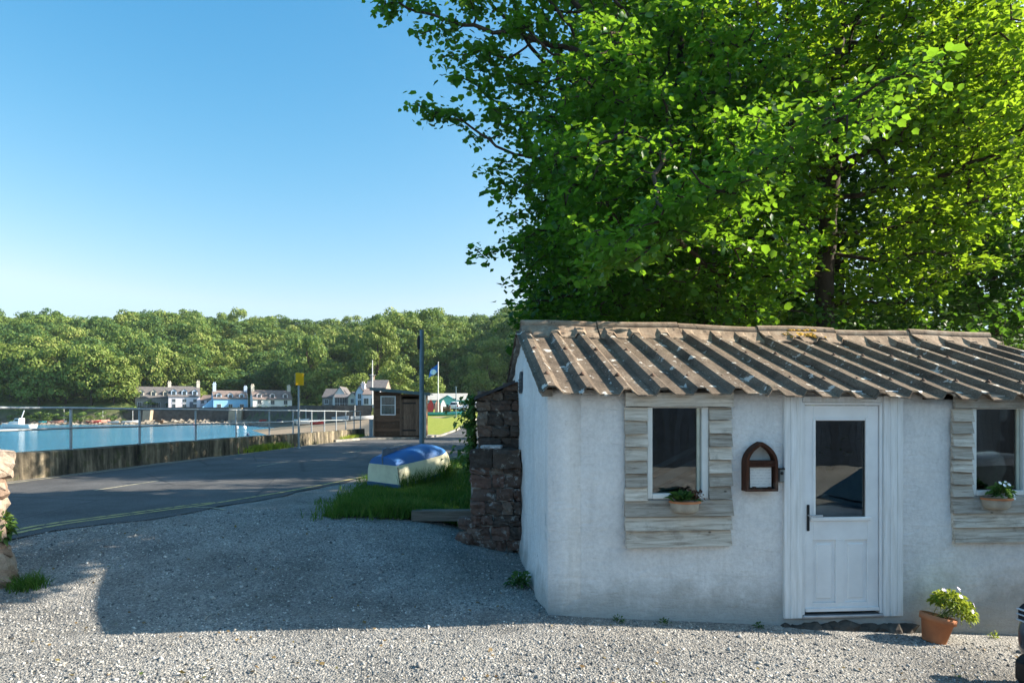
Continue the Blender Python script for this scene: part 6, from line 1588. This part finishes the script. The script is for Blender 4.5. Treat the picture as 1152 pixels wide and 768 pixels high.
FARM = far_leaf('hillside_leaf', [(0, (.028, .075, .026)), (.3, (.06, .125, .032)), (.6, (.13, .20, .038)), (.85, (.20, .25, .055)), (1, (.25, .265, .075))], (.26, .38, .06))
BRIGHT = far_leaf('bright_hillside_leaf', [(0, (.08, .13, .022)), (.5, (.14, .20, .035)), (1, (.22, .25, .065))], (.27, .37, .06))
rw = np.random.default_rng(77); VV = []; TT = []; cnt = 0
def on_hill(x, y): return float(G(x, y))
HB = lambda x: 219-18*float(sst(-104, -118, x))-45*float(sst(-25, 15, x))
FEAT = [ # px, Y, height, width, bright, label
 (12, 206, 17, 15, 1, 'bright rounded tree at the far left foot of the headland'), (44, 203, 16, 14, 1, 'bright broad tree on the headland shore, second from the left'), (74, 204, 18, 15, 1, 'bright tall tree on the headland above the beached boats'), (103, 203, 17, 14, 1, 'bright tree near the headland tip, right of the tall one'), (128, 204, 14, 13, 1, 'sunlit tree at the very tip of the headland left of the stone terrace'),
 (142, 206, 7, 7, 1, 'small bright bush like tree touching the left end of the stone terrace'), (205, 226, 13, 9, 1, 'pale green tree alone in the dark wood above the pinkish white house'), (219, 214, 7, 7, 1, 'small light green tree just behind the pinkish white house'), (345, 222, 23, 14, 0, 'tall dark green tree right of the white cottage and yellow sign'), (372, 215, 15, 14, 1, 'bright round tree behind the dark stone harbour house'),
 (425, 215, 27, 13, 1, 'tall pale crowned tree on a bare trunk above the shed roof'), (398, 205, 11, 11, 1, 'low bright tree behind the cream harbour house'), (447, 190, 12, 12, 1, 'light green tree behind the shed roof left of the lamp post'), (482, 170, 8, 9, 1, 'yellow green bush like tree just left of the flagpole'), (548, 200, 17, 13, 1, 'bright rounded tree left of the hut gable above the dark stone pier')]
for i, (px_, Y, hh, ww, br, lab) in enumerate(FEAT):
    x = WX(px_, Y); z = on_hill(x, Y); o = thing('hillside_tree', lab, 'tree', (x, Y, z), rw.uniform(0, 6.28), 'trees on the wooded hill')
    V = TEMPH[i % 3]*np.array([ww, ww, hh*(.62 if hh > 25 else .92)])+np.array([0, 0, hh*(.38 if hh > 25 else .08)])
    t = np.repeat(np.clip(rw.normal(.5, .27, len(V)//4), 0, 1), 1)
    link('crown', fast_mesh('crown', V, np.arange(len(V)).reshape(-1, 4), t), BRIGHT if br else FARM, o)
    b = MB(); b.tube([(0, 0, -.5), (.15, 0, hh*.35), (0, .1, hh*.75)], [hh*.022, hh*.016, hh*.006], 7, False)
    for k in range(5): a = k*1.3; b.tube([(0.1, 0, hh*(.34+.05*k)), (math.cos(a)*ww*.28, math.sin(a)*ww*.28, hh*(.6+.05*k))], [hh*.008, hh*.003], 5, False)
    b.build('trunk', BARK, o)
x = -300.0
while x < 135:
    y = 198.0
    while y < 352:
        xx, yy = x+rw.uniform(-3.6, 3.6), y+rw.uniform(-3.6, 3.6)
        b_ = HB(xx)
        y += 10.2*(1 if y < 300 else 1.15)
        if yy < b_+3 or yy > b_+140: continue
        if any(abs(WX(f[0], f[1])-xx) < f[3]*.35 and abs(f[1]-yy) < f[3]*.35 for f in FEAT): continue
        if WX(358, 180) < xx < WX(440, 160) and yy < 186: continue
        hh = rw.uniform(9.5, 14.5); ww = rw.uniform(10, 15.5)
        if abs(xx) < 30 and yy > 230: ww *= 1.1
        T0 = TEMPL[rw.integers(4)]; a = rw.uniform(0, 6.28); ca, sa = math.cos(a), math.sin(a)
        V = np.stack([(T0[:, 0]*ca-T0[:, 1]*sa)*ww, (T0[:, 0]*sa+T0[:, 1]*ca)*ww*rw.uniform(.8, 1.1), T0[:, 2]*hh+hh*.05], 1)+np.array([xx, yy, on_hill(xx, yy)])
        VV.append(V); TT.append(np.clip(rw.normal(rw.uniform(.15, .85), .17, len(V)//4), 0, 1)); cnt += 1
    x += 9.6
V = np.concatenate(VV); print('woodland trees', cnt, len(V)//4)
tag(link('woodland', fast_mesh('woodland', V, np.arange(len(V)).reshape(-1, 4), np.concatenate(TT)), FARM), 'dense green woodland covering the hill across the bay', 'woodland', kind='stuff')
# low scrub along the far bank and round the houses
VV = []; TT = []
for k in range(230):
    if k < 150: xx = rw.uniform(-190, -40); yy = float(shore_y(xx))+rw.uniform(7.4, 9.0); hh = rw.uniform(.8, 2.2)
    else: xx = rw.uniform(-150, -30); yy = HB(xx)-rw.uniform(1, 6); hh = rw.uniform(2.5, 5.5)
    if k < 150 and xx > -112: hh *= .55
    ww = hh*rw.uniform(1.1, 2); T0 = TEMPL[rw.integers(4)][:1600]
    VV.append(T0*np.array([ww, ww, hh])+np.array([xx, yy, on_hill(xx, yy)-.2])); TT.append(np.clip(rw.normal(.4, .25, 400), 0, 1))
V = np.concatenate(VV); tag(link('far_scrub', fast_mesh('far_scrub', V, np.arange(len(V)).reshape(-1, 4), np.concatenate(TT)), FARM), 'low green scrub along the top of the far harbour wall', 'scrub', kind='stuff')

# ------------------------------------------------------------------ the car at the right edge
car('parked_car', 'dark blue grey car whose front corner just enters the right edge of the picture', (5.965, 4.56, -.34), R(183), paint('dark_blue_car_paint', (.022, .040, .065), .35), 4.3, 1.82, 1.68, None, True)

# the air over the bay
b = MB(); b.box(-1400, 1400, -1100, 2300, -6.0, 66); hz = b.build('haze', None); hz.data.materials.clear()
t = NT('haze_air'); t.n.remove(t.b); pv = t.new('ShaderNodeVolumePrincipled'); pv.inputs['Color'].default_value = (.80, .90, 1, 1); pv.inputs['Density'].default_value = .0001; pv.inputs['Anisotropy'].default_value = .2
t.L(pv.outputs[0], t.out.inputs['Volume']); hz.data.materials.append(t.m); tag(hz, 'thin pale blue haze in the air over the bay', 'haze', kind='stuff')
# ------------------------------------------------------------------ light, sky, camera
w = bpy.data.worlds.new('World'); SC.world = w; w.use_nodes = True; nt = w.node_tree
sky = nt.nodes.new('ShaderNodeTexSky'); sky.sky_type = 'NISHITA'; sky.sun_disc = False
sky.sun_elevation = SUN_EL; sky.sun_rotation = math.pi/2-SUN_AZ
sky.air_density = 1.0; sky.dust_density = 2.0; sky.ozone_density = 1.6; sky.altitude = 0
bg = nt.nodes['Background']; bg.inputs[1].default_value = .12; sp_ = nt.nodes.new('ShaderNodeSeparateColor'); cb_ = nt.nodes.new('ShaderNodeCombineColor'); nt.links.new(sky.outputs[0], sp_.inputs[0])
for i_, (g_, k_) in enumerate(((2.2, .30), (1.1, .71), (.75, 1.07))):      # contrasty film response of the blue sky
    p_ = nt.nodes.new('ShaderNodeMath'); p_.operation = 'POWER'; p_.inputs[1].default_value = g_; q_ = nt.nodes.new('ShaderNodeMath'); q_.operation = 'MULTIPLY'; q_.inputs[1].default_value = k_
    nt.links.new(sp_.outputs[i_], p_.inputs[0]); nt.links.new(p_.outputs[0], q_.inputs[0]); nt.links.new(q_.outputs[0], cb_.inputs[i_])
for ch_, of_, k_ in ((1, 2, .87), (0, 1, .74)):                          # the glow round the sun stays bluish white
    mn_ = nt.nodes.new('ShaderNodeMath'); mn_.operation = 'MINIMUM'; ml_ = nt.nodes.new('ShaderNodeMath'); ml_.operation = 'MULTIPLY'; ml_.inputs[1].default_value = k_
    nt.links.new(cb_.inputs[of_].links[0].from_socket, ml_.inputs[0]); nt.links.new(ml_.outputs[0], mn_.inputs[0]); nt.links.new(cb_.inputs[ch_].links[0].from_socket, mn_.inputs[1]); nt.links.new(mn_.outputs[0], cb_.inputs[ch_])
nt.links.new(cb_.outputs[0], bg.inputs[0])
sl_ = bpy.data.lights.new('sun', 'SUN'); sl_.energy = 4.6; sl_.angle = R(.53); sl_.color = (1, .885, .73)
so = bpy.data.objects.new('sun', sl_); C.objects.link(so)
sd = Vector((math.cos(SUN_AZ)*math.cos(SUN_EL), math.sin(SUN_AZ)*math.cos(SUN_EL), math.sin(SUN_EL)))
so.rotation_euler = sd.to_track_quat('Z', 'Y').to_euler(); so.location = sd*60
cd = bpy.data.cameras.new('camera'); co = bpy.data.objects.new('camera', cd); C.objects.link(co)
co.location = (0, 0, H); co.rotation_euler = (R(90), 0, 0); cd.sensor_width = 36; cd.lens = 24; cd.shift_y = 81/1152; cd.clip_end = 6000; cd.clip_start = .05
SC.camera = co
vs_ = SC.view_settings; vs_.view_transform = 'Standard'; vs_.look = 'None'; vs_.gamma = 1; vs_.exposure = 1.55; vs_.use_curve_mapping = False
SC.render.resolution_x = 1024; SC.render.resolution_y = 682
cy = SC.cycles; cy.max_bounces = 8; cy.diffuse_bounces = 3; cy.glossy_bounces = 3; cy.transmission_bounces = 4; cy.transparent_max_bounces = 8; cy.use_denoising = True; cy.caustics_reflective = False; cy.caustics_refractive = False; cy.sample_clamp_indirect = 4
# added fence behind the camera, invented to give the window panes a dark reflection
fn = thing('reflection_fence', 'added dark blue grey boarded fence behind the camera, made up for the dark reflection in the window panes', 'fence', (0, -13, 0))
b = MB()
for k in range(150): b.box(-8+k*.27, -8+k*.27+.255, 0, .03, -.3, 3.3+.03*math.sin(k*1.7))
b.build('boards', mat('reflection_fence_boards', (.06, .085, .12), (.04, .058, .085), 3, .85, .3, stretch=(12, 12, 1)), fn)
for z in (.4, 2.8): b = MB(); b.box(-8, 32.4, -.06, -.005, z, z+.1); b.build('rail', MATS['reflection_fence_boards'], fn)
# bits of leaf and twig blown over the yard
r = np.random.default_rng(12); n = 420; yy = 4.5+5*r.uniform(0, 1, n)**1.3; xx = r.uniform(-.8, .75, n)*yy; ok = ~((xx > 0) & (yy > 6.1+(xx-.3)*.08)) & (xx > -5.2); xx, yy = xx[ok], yy[ok]
P = np.stack([xx, yy, G(xx, yy)+.012], 1); V, Fc, T = leaves_on(P, np.arange(len(P)), 1, .038, 4, .004, .0, hexa=False, flat=.35)
tag(link('leaf_litter', fast_mesh('leaf_litter', V, Fc, T), leafmat('dry_leaf', [(0, (.12, .07, .03)), (.6, (.22, .15, .06)), (1, (.14, .20, .05))], (.2, .15, .05), .2)), 'scattered dry leaves and bits blown over the gravel', 'leaves', kind='stuff')
